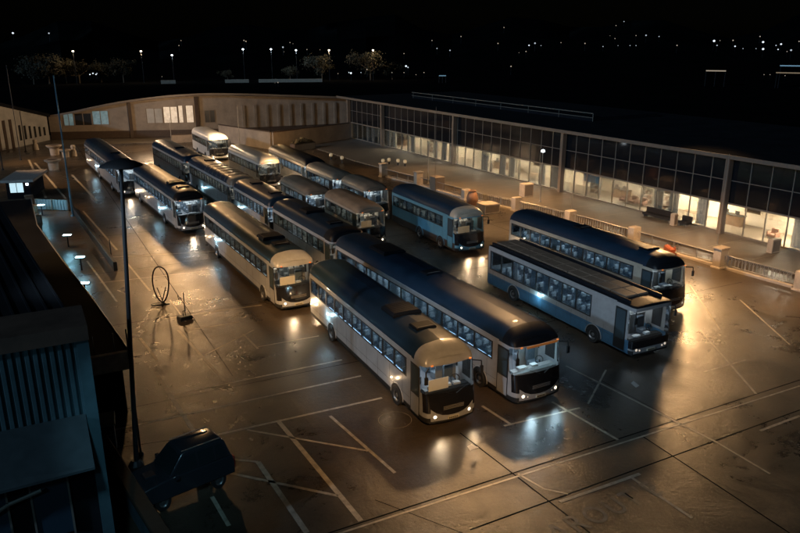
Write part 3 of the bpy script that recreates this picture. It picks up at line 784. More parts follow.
for k in range(1, len(BL) - 1):
    a_, b_ = BL[k], BL[k + 1]; d = b_ - a_; L_ = d.length
    o = empty('railing', a_, math.atan2(-d.x, d.y), label=rl_names[k], cat='railing', group='railings between the barrier pillars')
    m_ = MB(); m_.cbox(-.18, .18, .6, L_ - .6, 0.002, .22, .04); m_.build('plinth', M_CONC, o)
    m_ = MB(); m_.tube((0, .45, 1.12), (0, L_ - .45, 1.12), .04, 6); m_.tube((0, .45, .36), (0, L_ - .45, .36), .03, 6); m_.build('rail', M_STEEL, o)
    m_ = MB(); y = 2.2
    while y < L_ - 1.5: m_.tube((0, y, .2), (0, y, 1.12), .035, 6); y += 2.3
    m_.build('post', M_STEEL, o)
    if k in (1, 3, 4, 5):
        m_ = MB(); y = .8
        while y < L_ - .7:
            m_.box(-.015, .015, y, y + .07, .36, 1.05)
            if k == 1: m_.path([(0, y, 1.05), (0, y + .13, 1.10), (0, y + .28, .8)], .02, 5)
            y += .30
        m_.build('bars', M_STEEL, o)
# the near run past the picture edge, with arched bars
a_, b_ = BL[1], BL[2]; a0 = BL[0]
d = a_ - a0; L_ = d.length
o = empty('railing', a0, math.atan2(-d.x, d.y), label=rl_names[0], cat='railing', group='railings between the barrier pillars')
m_ = MB(); m_.cbox(-.18, .18, .6, L_ - .6, 0.002, .22, .04); m_.build('plinth', M_CONC, o)
m_ = MB(); m_.tube((0, .45, 1.12), (0, L_ - .45, 1.12), .04, 6); m_.tube((0, .45, .36), (0, L_ - .45, .36), .03, 6); m_.build('rail', M_STEEL, o)
m_ = MB(); y = .8
while y < L_ - .7: m_.box(-.015, .015, y, y + .07, .36, 1.08); y += .3
m_.build('bars', M_STEEL, o)

# terracotta urn, planters, blocks
def lathe_thing(name, loc, prof, m, label, cat, group=None, extra=None):
    o = empty(name, loc, 0, label=label, cat=cat, group=group)
    b = MB(); b.lathe(prof, n=18); b.build('bowl', m, o, 40)
    if extra: extra(o)
    return o
def soil(o, r=.42, z=.9):
    b = MB(); b.lathe([(r, z - .04), (r * .6, z + .02)], n=14); b.build('soil', M_BROWN, o)
lathe_thing('urn', at(472, 207), [(.35, 0), (.42, .1), (.62, .5), (.66, 1.0), (.5, 1.5), (.38, 1.75), (.45, 1.85)], M_TERRA, 'tall terracotta urn standing by the barrier behind the short sky blue coach', 'urn', extra=lambda o: soil(o, .36, 1.86))
def block(name, loc, sx, sy, sz, m, label, cat, rz=0, group=None):
    b = MB(); b.cbox(-sx / 2, sx / 2, -sy / 2, sy / 2, 0, sz, .05); b.box(-sx / 2 + .1, sx / 2 - .1, -sy / 2 - .012, -sy / 2 - .004, .12, sz - .15, 1)
    return tag(b.build(name, [m, M_FRAME], loc=loc, rz=rz), label, cat, group)
block('concrete_block', at(488, 212), 1.9, 1.6, 1.0, M_CONC, 'wide pale concrete block in front of the terracotta urn', 'block')
block('concrete_block', at(437, 190), 1.3, 1.3, 1.7, M_FRAME, 'brown boxy cabinet by the barrier, left of the urn', 'cabinet')
block('ticket_box', at(526, 196, .12), 1.3, 1.0, 1.5, M_CONC, 'pale boxy counter on the forecourt near the round headed lamp post', 'counter')
block('ticket_box', at(773, 252, .12), 1.1, .5, 1.2, M_CONC, 'small pale box standing on the forecourt behind the arched balustrade', 'box')
# bench sofa
def bench(loc, label, L_=3.6):
    o = empty('bench', loc, TRZ, label=label, cat='bench')
    a = MB(); a.cbox(0, .75, 0, L_, .25, .5, .04); a.build('seat', M_SOFA, o)
    a = MB(); a.cbox(.6, .8, 0, L_, .5, 1.0, .05); a.build('backrest', M_SOFA, o)
    for y in (.1, L_ - .2):
        a = MB(); a.box(.05, .7, y, y + .1, 0, .25); a.build('leg', M_STEEL, o)
bench(tpos(-1.5, 29.6, .12), 'long black vinyl bench against the terminal glass')
bench(tpos(-1.5, 27.6, .12), 'short black seat at the right end of the long black bench', 1.1)
block('litter_bin', tpos(-1.8, 28.9, .12), .5, .5, 1.2, M_CONC, 'pale square litter bin between the two black benches', 'bin')
# orange cone thing
def cone(loc, label):
    o = empty('traffic_cone', loc, 0, label=label, cat='traffic cone', group='orange cones')
    a = MB(); a.cbox(-.3, .3, -.3, .3, 0, .06, .01); a.build('base', M_ORANGE, o)
    a = MB(); a.lathe([(.24, .06), (.15, .4), (.05, .85)], n=14); a.build('body', M_ORANGE, o, 40)
    a = MB(); a.lathe([(.19, .30), (.155, .44)], n=14); a.build('band', M_WHITE, o)
cone(at(674, 256), 'orange traffic cone standing upright beside the barrier near the rightmost coach')
o = MB(); o.cbox(-.9, .5, -.25, .25, 0, .75, .12); tag(o.build('barrier_block', M_ORANGE, loc=at(668, 254), rz=R(60)), 'orange plastic barrier block next to the traffic cone', 'barrier')
# forecourt lanterns
lant = None
for i, (x, y) in enumerate(((383, 163), (389, 162), (398, 163), (405, 164), (342, 160), (331, 157))):
    if lant is None:
        lant = empty('lantern'); a = MB(); a.lathe([(.12, 0), (.10, .5), (.2, .55)], n=10); a.build('stand', M_TRIM, lant)
        a = MB(); a.lathe([(.20, .55), (.26, .75), (.22, 1.0), (.08, 1.05)], n=10); a.build('shade', mat('lantern_glow', (.6, .5, .35), .5, emit=(1, .72, .36), es=.14), lant)
        o = lant
    else: o = copy_tree(lant)
    o.location = at(x, y + 3)
    tag(o, ['small glowing lantern, leftmost of the four by the far pillar', 'small glowing lantern, second of the four by the far pillar', 'small glowing lantern, third of the four by the far pillar', 'small glowing lantern, rightmost of the four by the far pillar',
            'small lantern alone in the dark behind the minibuses', 'small lantern in the dark by the black roofed coach'][i], 'lantern', 'lanterns on the far forecourt')

# ---------------------------------------------------------------- slim posts
def post(loc, h, r, m, label, head=None, name='lamp_post', arm=0):
    o = empty(name, loc, 0, label=label, cat='lamp post' if head else 'pole')
    a = MB(); a.tube((0, 0, 0), (0, 0, h), r, 10, r * .6); a.build('pole', m, o, 40)
    a = MB(); a.lathe([(r * 2.6, 0), (r * 2.4, .12), (r * 1.2, .18)], n=10); a.build('base', m, o)
    if head:
        a = MB(); a.lathe([(.10, h), (.22, h + .06), (.20, h + .22), (.06, h + .3)], n=12); ho = a.build('lamp_head', head, o, 40)
    return o
post(at(540, 202, .12), 5.6, .06, M_STEEL, 'lamp post with small white round head on the forecourt', M_BULBC)
post(at(571, 216), 6.2, .04, M_STEEL, 'thin unlit post rising behind the rightmost coach', name='post')
post(at(717, 246), 8.2, .04, M_STEEL, 'thin unlit post standing right behind the barrier pillar near the cone', name='post')
post(at(428, 184), 5.2, .07, M_STEEL, 'pale stubby post on the forecourt at its far part', name='post')
post(at(435, 190), 10, .035, M_FRAME, 'hair thin tall post left of the urn', name='post')
post(at(112, 262), 1.9, .06, M_POLE, 'short dark post at the near end of the low dark wall', name='post')
post(at(21, 160), 14, .07, M_POLE, 'tall dark mast at the left, before the whitewashed building', name='mast')
post(at(3, 170), 12, .07, M_POLE, 'tall dark mast at the extreme left edge', name='mast')
post(at(26, 152), 6.6, .10, M_POLE, 'dark drain post against the whitewashed building', name='post')
post(at(172, 146), 4.8, .05, M_STEEL, 'thin post with sign board in front of the lit hall windows', name='post')
post(at(240, 150), 7, .05, M_STEEL, 'thin post beside the white bus at the cream wall', name='post')
post(at(73, 216), 14.2, .10, M_POLEB, 'tall slim blue lit mast left of the lamp with the wide hood', name='mast')
# hooded lamp close to the camera
hp = at(137, 470)
o = empty('hooded_lamp', hp, 0, label='tall black lamp post with a wide shallow hood, nearest the camera on the left', cat='lamp post')
a = MB(); a.tube((0, 0, 0), (.80, .25, 13.1), .105, 12, .075); a.build('pole', M_POLE, o, 40)
a = MB(); a.lathe([(.34, 0), (.32, .3), (.18, .5)], n=12); a.build('base', M_POLE, o)
a = MB(); a.lathe([(.80, 12.94), (.78, 12.98), (.52, 13.10), (.26, 13.18), (.1, 13.22)], c=(.80, .25, 0), n=24); a.build('lamp_hood', M_POLE, o, 40)
o2 = at(141, 455)
post(o2, 6.0, .05, M_POLE, 'thin black post just behind the hooded lamp', name='post')
# low dark wall/boom along the lamps
a_, b_ = at(71, 209), at(116, 271)
d = b_ - a_; rz = math.atan2(-d.x, d.y)
o = empty('low_wall', a_, rz, label='long low dark wall running beside the cyan lamps', cat='wall')
m_ = MB(); m_.cbox(-.14, .14, 0, d.length, 0, .75, .03); m_.build('wall', M_POLE, o)
# pale blue fence across
a_, b_ = at(37, 210), at(69, 211); d = b_ - a_
o = empty('metal_fence', a_, math.atan2(-d.x, d.y), label='short pale blue corrugated fence at the head of the low dark wall', cat='fence')
m_ = MB(); n = 22
for k in range(n): m_.box(-.03 - .04 * (k % 2), .02 - .04 * (k % 2), k * d.length / n, (k + 1) * d.length / n - .01, .08, 1.2)
m_.build('panel', mat('pale_blue_sheet', (.20, .34, .40), .5, .2), o)
for k in (0, .5, 1):
    m_ = MB(); m_.tube((.08, k * d.length, 0), (.08, k * d.length, 1.25), .05, 6); m_.build('post', M_STEEL, o)
# cyan lamps
led = None
for i, (x, y, lb) in enumerate(((84, 283, 'cyan white lamp panel on a short stem, nearest of the four'), (80, 257, 'cyan white lamp panel, second nearest of the four'), (67, 235, 'cyan white lamp panel, third of the four from the camera'), (41, 205, 'cyan white lamp panel, farthest of the four, by the pale blue fence'))):
    p = at(x, y, 1.1); p.z = 0
    if led is None:
        led = empty('path_lamp'); a = MB(); a.tube((0, 0, 0), (0, 0, 1.02), .06, 8); a.build('stem', M_POLE, led)
        a = MB(); a.cbox(-.40, .40, -.22, .22, 1.0, 1.08, .01); a.build('tray', M_POLE, led)
        a = MB(); a.cbox(-.32, .32, -.16, .16, 1.082, 1.14, .03); a.build('lamp_panel', M_LED, led); o = led
    else: o = copy_tree(led)
    o.location = p; o.rotation_euler.z = R(-20); tag(o, lb, 'lamp', 'cyan lamps along the shed')
    ld = bpy.data.lights.new('path_lamp_light', 'POINT'); ld.energy = 60; ld.color = (.35, .8, 1); ld.shadow_soft_size = .15
    lo = bpy.data.objects.new('path_lamp_light', ld); COL.objects.link(lo); lo.location = p + Vector((0, 0, 1.5))

# ---------------------------------------------------------------- sheds on the left
def ribbed_roof(o, quad_, m, n, z_rib=.05, name='roof'):
    """quad_: near-left, near-right, far-right, far-left"""
    a = MB(); A_, B_, C_, D_ = [Vector(q) for q in quad_]
    th = Vector((0, 0, .15))
    b0 = len(a.v)
    for q in (A_, B_, C_, D_): a.v.append(tuple(q - th))
    for q in (A_, B_, C_, D_): a.v.append(tuple(q))
    for f in ((3, 2, 1, 0), (4, 5, 6, 7), (0, 1, 5, 4), (1, 2, 6, 5), (2, 3, 7, 6), (3, 0, 4, 7)): a.face([b0 + i for i in f])
    for k in range(n + 1):
        t = k / n; p, q = A_.lerp(B_, t), D_.lerp(C_, t)
        a.tube(p + Vector((0, 0, .01)), q + Vector((0, 0, .01)), z_rib, 4)
    a.build(name, m, o)
zs = 9.1
NR = at(85, 335, zs); e1 = at(71, 320, zs); e2 = at(52, 290, zs); fr = at(24, 245, zs)
dr = (fr - e1).normalized(); far_r = e1 + dr * 26
o = empty('corrugated_shed', (0, 0, 0), 0, label='tall shed with blue corrugated front and dark ribbed roof at the lower left', cat='building')
ribbed_roof(o, [(-16, e1.y, zs + .4), (e1.x, e1.y, zs), (far_r.x, far_r.y, zs), (-20, far_r.y, zs + .4)], M_DARKROOF, 34)
YW = NR.y - .2
m_ = MB(); m_.box(-16, NR.x + .08, YW - .12, e1.y + .1, zs - .05, zs + .42); m_.build('parapet', mat('rust_brown_parapet', (.10, .06, .04), .7, noise=.4, nscale=1), o)
m_ = MB(); m_.box(-16, NR.x, YW + .25, YW + .45, 0, zs - .05)
m_.poly([(NR.x, YW + .45, 0), (far_r.x, far_r.y, 0), (far_r.x, far_r.y, zs - .16), (NR.x, YW + .45, zs - .16)])
m_.build('wall', M_DARKROOF, o)
m_ = MB(); x = -16; k = 0
while x < NR.x - .1:
    m_.prism([(x, YW + .24), (x + .07, YW + .12), (x + .17, YW + .12), (x + .24, YW + .24)], 'y', 0, 0) if False else None
    b = len(m_.v)
    for z in (6.55, zs - .06):
        for xx, yy in ((x, YW + .245), (x + .06, YW + .10), (x + .16, YW + .10), (x + .22, YW + .245)): m_.v.append((xx, yy, z))
    for i in range(3): m_.face([b + i, b + i + 1, b + 5 + i, b + 4 + i])
    x += .22
m_.build('corrugated_cladding', M_CORR, o)
m_ = MB(); m_.box(NR.x - .28, NR.x + .06, YW - .02, YW + .22, 0, zs - .06); m_.build('corner_post', M_CORR, o)
m_ = MB(); m_.poly([(-16, YW + .1, 6.6), (NR.x - .3, YW + .1, 6.6), (NR.x - .3, YW - 1.6, 5.7), (-16, YW - 1.6, 5.4)]); m_.poly([(-16, YW - 1.6, 5.4), (NR.x - .3, YW - 1.6, 5.7), (NR.x - .3, YW - 1.6, 5.62), (-16, YW - 1.6, 5.3)]); m_.build('awning', mat('slate_awning', (.035, .05, .055), .6, noise=.2), o)
for x in (-4.2, -2.4, -.7):
    f_ = MB(); f_.box(x - .5, x + .5, YW + .16, YW + .24, 2.6, 4.9); fo = f_.build('window', mat('dim_blue_pane', (.03, .06, .09), .15), o)
    g_ = MB(); g_.box(x - .56, x - .5, YW + .12, YW + .245, 2.5, 5.0); g_.box(x + .5, x + .56, YW + .12, YW + .245, 2.5, 5.0); g_.box(x - .5, x + .5, YW + .12, YW + .245, 4.9, 5.0); g_.build('frame', M_STEEL, fo)
g_ = MB(); g_.path([(-6, YW - .3, 3.2), (-3.5, YW - .3, 3.6), (-1.8, YW - .3, 4.4), (-.9, YW - .3, 4.6)], .06, 6); g_.build('pipe', M_STEEL, o)
# lower annex
za = 3.3
P = [at(128, 350, za), at(90, 296, za), at(62, 260, za), at(37, 225, za), at(31, 199, za)]
o = empty('low_annex', (0, 0, 0), 0, label='long low dark roofed annex behind the corrugated shed, running beside the cyan lamps', cat='building')
m_ = MB()
top = [Vector((-8, P[0].y + .6, za))] + P + [Vector((-10, P[-1].y, za))]
m_.poly(top); m_.poly([p - Vector((0, 0, .18)) for p in reversed(top)])
for a_, b_ in zip(top, top[1:] + top[:1]): m_.poly([a_, b_, b_ - Vector((0, 0, .18)), a_ - Vector((0, 0, .18))])
m_.build('roof', M_DARKROOF, o)
m_ = MB()
for a_, b_ in zip(P, P[1:]): m_.tube(a_ + Vector((.02, 0, .02)), b_ + Vector((.02, 0, .02)), .045, 6)
m_.build('gutter', M_STEEL, o)
m_ = MB()
off = Vector((-.35, 0, 0))
for a_, b_ in zip(P, P[1:]):
    a2, b2 = a_ + off, b_ + off
    m_.poly([(a2.x, a2.y, 0), (b2.x, b2.y, 0), (b2.x, b2.y, za - .185), (a2.x, a2.y, za - .185)])
m_.box(-8, P[0].x - .35, P[0].y + .3, P[0].y + .5, 0, za - .185)
m_.build('wall', M_DARKROOF, o)
m_ = MB(); m_.box(.8, P[0].x + .02, P[0].y - .32, P[0].y - .05, za - .85, za + .05); m_.build('end_parapet', mat('chalky_parapet', (.50, .52, .50), .8, noise=.5, nscale=2), o)
for x in (1.7, 2.6):
    m_ = MB(); m_.tube((x, P[0].y + .2, za), (x, P[0].y + .2, za + .9), .03, 5); m_.build('vent_pipe', M_STEEL, o)
m_ = MB()
for k in range(9):
    yy = P[0].y + 2 + k * 3.0
    m_.box(-6, 1.2 - k * .3, yy, yy + .05, za + .002, za + .05)
m_.build('roof_seam', M_ROOFK, o)
# boundary wall at the bottom left
a_, b_ = Vector((1.1, 31.5, 0)), Vector((2.6, 21.5, 0)); d = b_ - a_
o = empty('boundary_wall', a_, math.atan2(-d.x, d.y), label='low wall with a brownish cap running to the bottom edge at the left', cat='wall')
m_ = MB(); m_.box(-.18, .18, 0, d.length, 0, 1.1); m_.build('wall', mat('blue_grey_render', (.12, .19, .23), .8, noise=.3), o)
m_ = MB(); m_.cbox(-.28, .28, -.1, d.length, 1.103, 1.26, .04); m_.build('cap', M_BROWN, o)
o = empty('step_cabinet', at(103, 452), R(-6), label='small pale topped cabinet behind the low boundary wall', cat='cabinet')
m_ = MB(); m_.cbox(-.6, .6, -.5, .6, 0, 1.5, .03); m_.build('body', mat('slate_paint', (.05, .08, .12), .5), o)
m_ = MB(); m_.cbox(-.68, .68, -.58, .68, 1.502, 1.60, .03); m_.build('top', mat('pale_slate', (.25, .33, .37), .6), o)
# kiosk
kp = at(20, 199)
o = empty('kiosk', kp, R(-15), label='small lit kiosk with a flat pale roof at the left edge', cat='kiosk')
m_ = MB(); m_.box(-1.3, 1.3, .1, 6.0, 0, 2.0); m_.build('wall', M_DARKROOF, o)
m_ = MB(); m_.box(-1.7, 1.8, -.5, 6.6, 2.0, 2.28); m_.build('roof', mat('pale_fascia', (.45, .42, .38), .7, noise=.2), o)
m_ = MB(); m_.box(-.9, .5, .05, .095, .75, 1.85); w_ = m_.build('window', mat('kiosk_window', (.5, .6, .6), .3, emit=(.6, .85, .95), es=.8), o)
m_ = MB(); m_.box(-.22, -.16, .02, .045, .75, 1.85); m_.build('mullion', M_TRIM, w_)
m_ = MB(); m_.box(.85, 1.1, -.02, .09, 1.55, 1.8); m_.build('wall_lamp', M_BULBC, o)
# crates beside kiosk
for i, (x, y, s_) in enumerate(((30, 204, .9), (34, 213, .8), (38, 223, .8))):
    block('crate', at(x, y), s_, s_, s_ * 1.1, M_WOOD, ['brown crate right beside the kiosk', 'brown crate, middle one between kiosk and annex roof', 'brown crate, nearest the camera below the kiosk'][i], 'crate', group='crates by the kiosk')
# planters
for i, (x, y, s_, lb) in enumerate(((54, 170, 1.15, 'round flared concrete planter nearest the camera on the left apron'), (55, 155, 1.2, 'round concrete planter behind the flared one'), (66, 157, .9, 'small round concrete planter next to the pale bollard'))):
    lathe_thing('planter', at(x, y), [(.55 * s_, 0), (.60 * s_, .9 * s_), (.95 * s_, 1.15 * s_), (1.0 * s_, 1.3 * s_), (.85 * s_, 1.3 * s_)], M_CONC, lb, 'planter', 'round planters on the apron', extra=lambda o, s_=s_: soil(o, .84 * s_, 1.3 * s_))
for i, (x, y, lb) in enumerate(((74, 156, 'pale tapered bollard with a round top, beside the small planter'), (36, 150, 'pale tapered bollard in front of the whitewashed building'))):
    a = MB(); a.lathe([(.5, 0), (.42, .8), (.25, 1.2), (.35, 1.4), (.3, 1.7), (.1, 1.8)], n=14); tag(a.build('bollard', M_CONC, smooth=40, loc=at(x, y)), lb, 'bollard', 'pale bollards')
# hose hoop and stand
o = empty('hose_hoop', at(163, 305), R(-20), label='tall looped black hose hoop standing on the yard', cat='hose')
a = MB(); pts = []
for k in range(25):
    t = -math.pi * .5 + (k / 24) * 2 * math.pi
    rr = 1; x = .62 * math.cos(t) * (.55 + .45 * max(0, math.sin(t) * .5 + .5) ** .6); z = 1.5 + 1.3 * math.sin(t)
    pts.append((x, .05 * math.sin(3 * t), z))
a.path(pts, .05, 6); a.build('hose', M_RUBBER, o, 60)
a = MB(); a.path([(-.28, 0, 1.3), (.1, 0, .0)], .03, 5); a.path([(.3, 0, 1.3), (-.1, 0, 0)], .03, 5); a.path([(-.4, 0, .03), (.45, .1, .03)], .035, 5); a.path([(0, -.35, .03), (.05, .4, .03)], .035, 5)
a.build('stand', M_POLE, o)
a = MB(); a.path([(-.3 + .5 * math.cos(k * .5), .3 * math.sin(k * .5), .04 + .004 * k) for k in range(16)], .03, 5); a.build('loose_coil', M_RUBBER, o)
o = empty('marker_stand', at(185, 319), R(15), label='small black stand with a crooked rod on a square foot', cat='stand')
a = MB(); a.cbox(-.42, .42, -.3, .3, 0, .26, .06); a.build('foot', M_POLE, o)
a = MB(); a.tube((.05, 0, .26), (.05, 0, 1.8), .03, 6); a.path([(.05, 0, 1.35), (-.2, 0, 1.55), (-.3, 0, 1.4), (-.35, 0, 1.75)], .022, 5); a.build('rod', M_POLE, o)
a = MB(); a.path([(-.1, 0, .26), (-.1, 0, .6), (.15, 0, .55)], .03, 5); a.build('valve', M_POLE, o)

# manhole / cross mark paper on the ground
a = MB(); a.poly([(0, 0, .02), (.5, .06, .02), (.34, .42, .03), (.08, .36, .025)]); tag(a.build('paper_sheet', M_CURT, loc=at(470, 451)), 'crumpled pale sheet lying on the wet yard before the front coaches', 'paper')
a = MB(); a.poly([(0, 0, .02), (.34, .10, .02), (.42, .62, .05), (.12, .5, .025)]); tag(a.build('paper_sheet', M_CURT, loc=at(636, 388)), 'pale sheet lying at the shadow edge before the boxy city bus', 'paper')

# ---------------------------------------------------------------- dark pickup
def pickup():
    o = empty('parked_car', (3.95, 26.6, 0), R(12), label='black boxy car parked in the dark at the lower left', cat='car'); o.scale = (.90, .95, 1.12)
    def shell(prof, hw0, hw1, zb, zt, name, m, mid=None):
        a = MB(); n = len(prof)
        for s_ in (-1, 1):
            for x, z in prof:
                t = max(0, min(1, (z - zb) / (zt - zb))); a.v.append((x, s_ * (hw0 + (hw1 - hw0) * t), z))
        for i in range(n):
            j = (i + 1) % n; a.face([i, j, n + j, n + i])
        a.face(list(reversed(range(n)))); a.face([n + i for i in range(n)])
        b_ = a.build(name, m, o, 30)
        md = b_.modifiers.new('b', 'BEVEL'); md.width = .05; md.segments = 2; md.limit_method = 'ANGLE'; md.angle_limit = R(25)
        return b_
    shell([(-2.1, .40), (-2.15, .80), (-2.0, 1.02), (-.95, 1.14), (2.05, 1.16), (2.12, .9), (2.1, .42)], .92, .86, .4, 1.2, 'body', M_CAR)
    shell([(-.95, 1.14), (-.25, 1.80), (-.1, 1.86), (1.65, 1.84), (1.80, 1.76), (2.02, 1.15)], .85, .66, 1.14, 1.86, 'cabin', M_CAR)
    for s_ in (-1, 1):
        for x0, x1, x2, x3 in ((-.72, -.22, .38, .38), (.46, .46, 1.2, 1.2), (1.28, 1.28, 1.62, 1.82)):
            a = MB(); q = lambda x, z: (x, s_ * (.853 + (.66 - .853) * (z - 1.14) / .72 + .008), z)
            a.poly([q(x0, 1.22), q(x3, 1.22), q(x2, 1.72), q(x1, 1.72)]); a.build('side_window', mat('car_glass', (.02, .03, .035), .05), o)
        a = MB(); a.cbox(-2.17, -2.02, s_ * .68 - .18, s_ * .68 + .18, .70, .90, .03); a.build('headlight', M_HEADD, o)
        a = MB(); a.cbox(2.06, 2.15, s_ * .74 - .10, s_ * .74 + .10, .65, 1.08, .02); a.build('tail_lamp', M_RED, o)
        a = MB(); a.cbox(-.75, -.58, s_ * 1.0 - .10, s_ * 1.0 + .10, 1.12, 1.30, .03); a.build('mirror', M_CAR, o)
        a = MB(); a.tube((-.2, s_ * .62, 1.90), (1.6, s_ * .62, 1.90), .02, 5); a.build('roof_rail', M_STEEL, o)
        for x in (-1.3, 1.3):
            t = link('wheel', wheel_meshes()['t'], o, (x, s_ * .80, .36)); t.scale = (.72, .72, .72); t.rotation_euler.z = R(90) if s_ < 0 else R(-90)
            link('rim', wheel_meshes()['r'], t)
    a = MB(); a.poly([(-.90, -.76, 1.21), (-.90, .76, 1.21), (-.29, .63, 1.78), (-.29, -.63, 1.78)]); a.v = [(x - .012, y, z + .012) for x, y, z in a.v]; a.build('windshield', MATS['car_glass'], o)
    a = MB(); a.box(-2.22, -2.08, -.85, .85, .42, .6); a.build('bumper', M_TRIM, o)
    a = MB(); a.cbox(-1.75, -1.25, -.25, .25, 1.09, 1.16, .03); a.build('bonnet_scoop', M_CAR, o)
pickup()

# ---------------------------------------------------------------- hall at the back
HP = [(5.1, 149.5, 4.1), (13.0, 146.8, 6.0), (18.5, 145.0, 7.0), (28.6, 141.4, 8.1), (38.0, 139.6, 7.9), (49.9, 138.6, 7.2), (60.0, 137.6, 6.6)]
hall = empty('arched_hall', (0, 0, 0), 0, label='low cream hall with a shallow arched dark roof across the back of the yard', cat='building')
def hz(x):
    for (x0, y0, z0), (x1, y1, z1) in zip(HP, HP[1:]):
        if x0 <= x <= x1:
            t = (x - x0) / (x1 - x0); return y0 + (y1 - y0) * t, z0 + (z1 - z0) * t
    return (HP[0][1], HP[0][2]) if x < HP[0][0] else (HP[-1][1], HP[-1][2])
xs = [5.1 + (60 - 5.1) * k / 36 for k in range(37)]
smz = lambda x: sum(hz(min(59.9, max(5.11, x + d)))[1] for d in (-4, -2, 0, 2, 4)) / 5
m_ = MB(); r_ = MB(); f_ = MB(); b_ = MB()
for x0, x1 in zip(xs, xs[1:]):
    ya, yb = hz(x0)[0], hz(x1)[0]; za_, zb_ = smz(x0), smz(x1)
    m_.poly([(x0, ya, 0), (x1, yb, 0), (x1, yb, zb_ - .3), (x0, ya, za_ - .3)])
    A_, B_, C_, D_ = (x0, ya - .8, za_), (x1, yb - .8, zb_), (x1, yb + 22, zb_ * .5), (x0, ya + 22, za_ * .5)
    r_.poly([A_, B_, C_, D_]); r_.poly([(x0, ya - .8, za_ - .3), (x1, yb - .8, zb_ - .3), (x1, yb + 22, zb_ * .5 - .3), (x0, ya + 22, za_ * .5 - .3)])
    f_.poly([(x0, ya - .82, za_ - .32), (x1, yb - .82, zb_ - .32), (x1, yb - .82, zb_ + .05), (x0, ya - .82, za_ + .05)])
    b_.poly([(x0, ya - .06, .02), (x1, yb - .06, .02), (x1, yb - .06, 1.35), (x0, ya - .06, 1.35)])
m_.build('wall', M_WALLC, hall); r_.build('roof', M_DARKROOF, hall); f_.build('fascia', M_FRAME, hall); b_.build('plinth_band', M_BROWN, hall)
def hall_win(px0, px1, y0, y1, m):
    for k in range(1):
        x0 = None
        # solve world x on the wall line for pixel column
        def solve(px):
            lo, hi = 5.1, 60
            for _ in range(40):
                mid = (lo + hi) / 2; y = hz(mid)[0]
                fr_ = mid * math.sin(AZ) + y * math.cos(AZ); rr_ = mid * math.cos(AZ) - y * math.sin(AZ)
                pxx = 400 + F * rr_ / (fr_ * CP + (H - 3) * SP)
                if pxx < px: lo = mid
                else: hi = mid
            return lo
        xa, xb = solve(px0), solve(px1)
        ya, yb = hz(xa)[0] - .05, hz(xb)[0] - .05
        w_ = MB(); w_.poly([(xa, ya, y0), (xb, yb, y0), (xb, yb, y1), (xa, ya, y1)]); wo = w_.build('window', m, hall)
        q = MB()
        for (u, v) in ((xa, ya), ((xa + xb) / 2, (ya + yb) / 2), (xb, yb)): q.box(u - .06, u + .06, v - .05, v + .02, y0 - .1, y1 + .1)
        q.build('frame', M_FRAME, wo)
for a_ in ((64, 74, 2.5, 4.6, M_WINC), (75, 92, 2.5, 4.6, M_WIND), (93, 109, 2.6, 5.0, M_WINC), (147, 163, 2.7, 5.3, M_WALLW), (164, 178, 2.7, 5.6, M_WINW), (179, 194, 2.7, 5.8, M_WINW), (205, 215, 2.6, 4.8, M_WIND)): hall_win(*a_)
for px, zt_ in ((130, 6.9), (197, 7.8)):
    lo, hi = 5.1, 60
    for _ in range(40):
        mid = (lo + hi) / 2; y = hz(mid)[0]; fr_ = mid * math.sin(AZ) + y * math.cos(AZ); rr_ = mid * math.cos(AZ) - y * math.sin(AZ)
        if 400 + F * rr_ / (fr_ * CP + 14 * SP) < px: lo = mid
        else: hi = mid
    q = MB(); q.box(lo - .3, lo + .3, hz(lo)[0] - .5, hz(lo)[0] + .0, 0, zt_ - .4); q.build('pier', M_BROWN, hall)
for k in range(9):
    x = 38.5 + k * 2.3; q = MB(); q.box(x, x + .5, hz(x)[0] - .3, hz(x)[0] - .07, 1.4, 5.6); q.build('pilaster', M_WALLC, hall)
# apron strip before the hall (lighter paving)
m_ = MB(); m_.poly([(5, 141, .012), (34, 131, .012), (34, 139, .012), (5, 148.5, .012)]); tag(m_.build('apron_paving', mat('pale_apron', (.22, .18, .13), .6, noise=.3, nscale=.5)), kind='structure')
# cream yard wall
def yard_wall(a_, b_, h_, label, m=M_WALLC):
    d = b_ - a_; o = empty('yard_wall', a_, math.atan2(-d.x, d.y), label=label, cat='wall')
    q = MB(); q.box(-.15, .15, 0, d.length, 0, h_); q.build('wall', m, o)
    q = MB(); q.box(-.22, .22, -.05, d.length + .05, h_ + .002, h_ + .14); q.build('coping', M_BROWN, o)
yard_wall(Vector((32.2, 132.5, 0)), Vector((37.1, 117.6, 0)), 2.9, 'cream wall segment running back beside the all white bus')
yard_wall(Vector((37.3, 117.3, 0)), Vector((54.2, 124.3, 0)), 2.9, 'cream wall segment between the wall corner and the terminal')
yard_wall(Vector((24.0, 134.0, 0)), Vector((31.9, 132.7, 0)), 1.4, 'low cream wall behind the all white bus')
# pile by the wall corner
block('planter_box', at(303, 150), 4.5, 1.2, 1.2, M_BROWN, 'long brown planter box before the cream wall', 'planter', rz=R(20))
b_ = MB()
for k in range(260):
    x, y = random.uniform(-2, 2), random.uniform(-.5, .5); z = 1.25 + random.uniform(0, .9) * (1 - abs(x) / 2.4); s_ = .13
    a1, a2 = random.uniform(0, 6.28), random.uniform(-.8, .8)
    u = Vector((math.cos(a1), math.sin(a1), 0)) * s_; v = Vector((-math.sin(a1) * math.cos(a2), math.cos(a1) * math.cos(a2), math.sin(a2))) * s_
    c = Vector((x, y, z)); b_.poly([c - u - v, c + u - v, c + u + v, c - u + v])
b_.tube((0, 0, 1.0), (0, 0, 1.8), .05, 5)
tag(b_.build('shrub', mat('dry_leaf', (.15, .12, .06), .8), loc=at(303, 150), rz=R(20)), 'dry pale shrub growing in the long brown planter box', 'shrub')
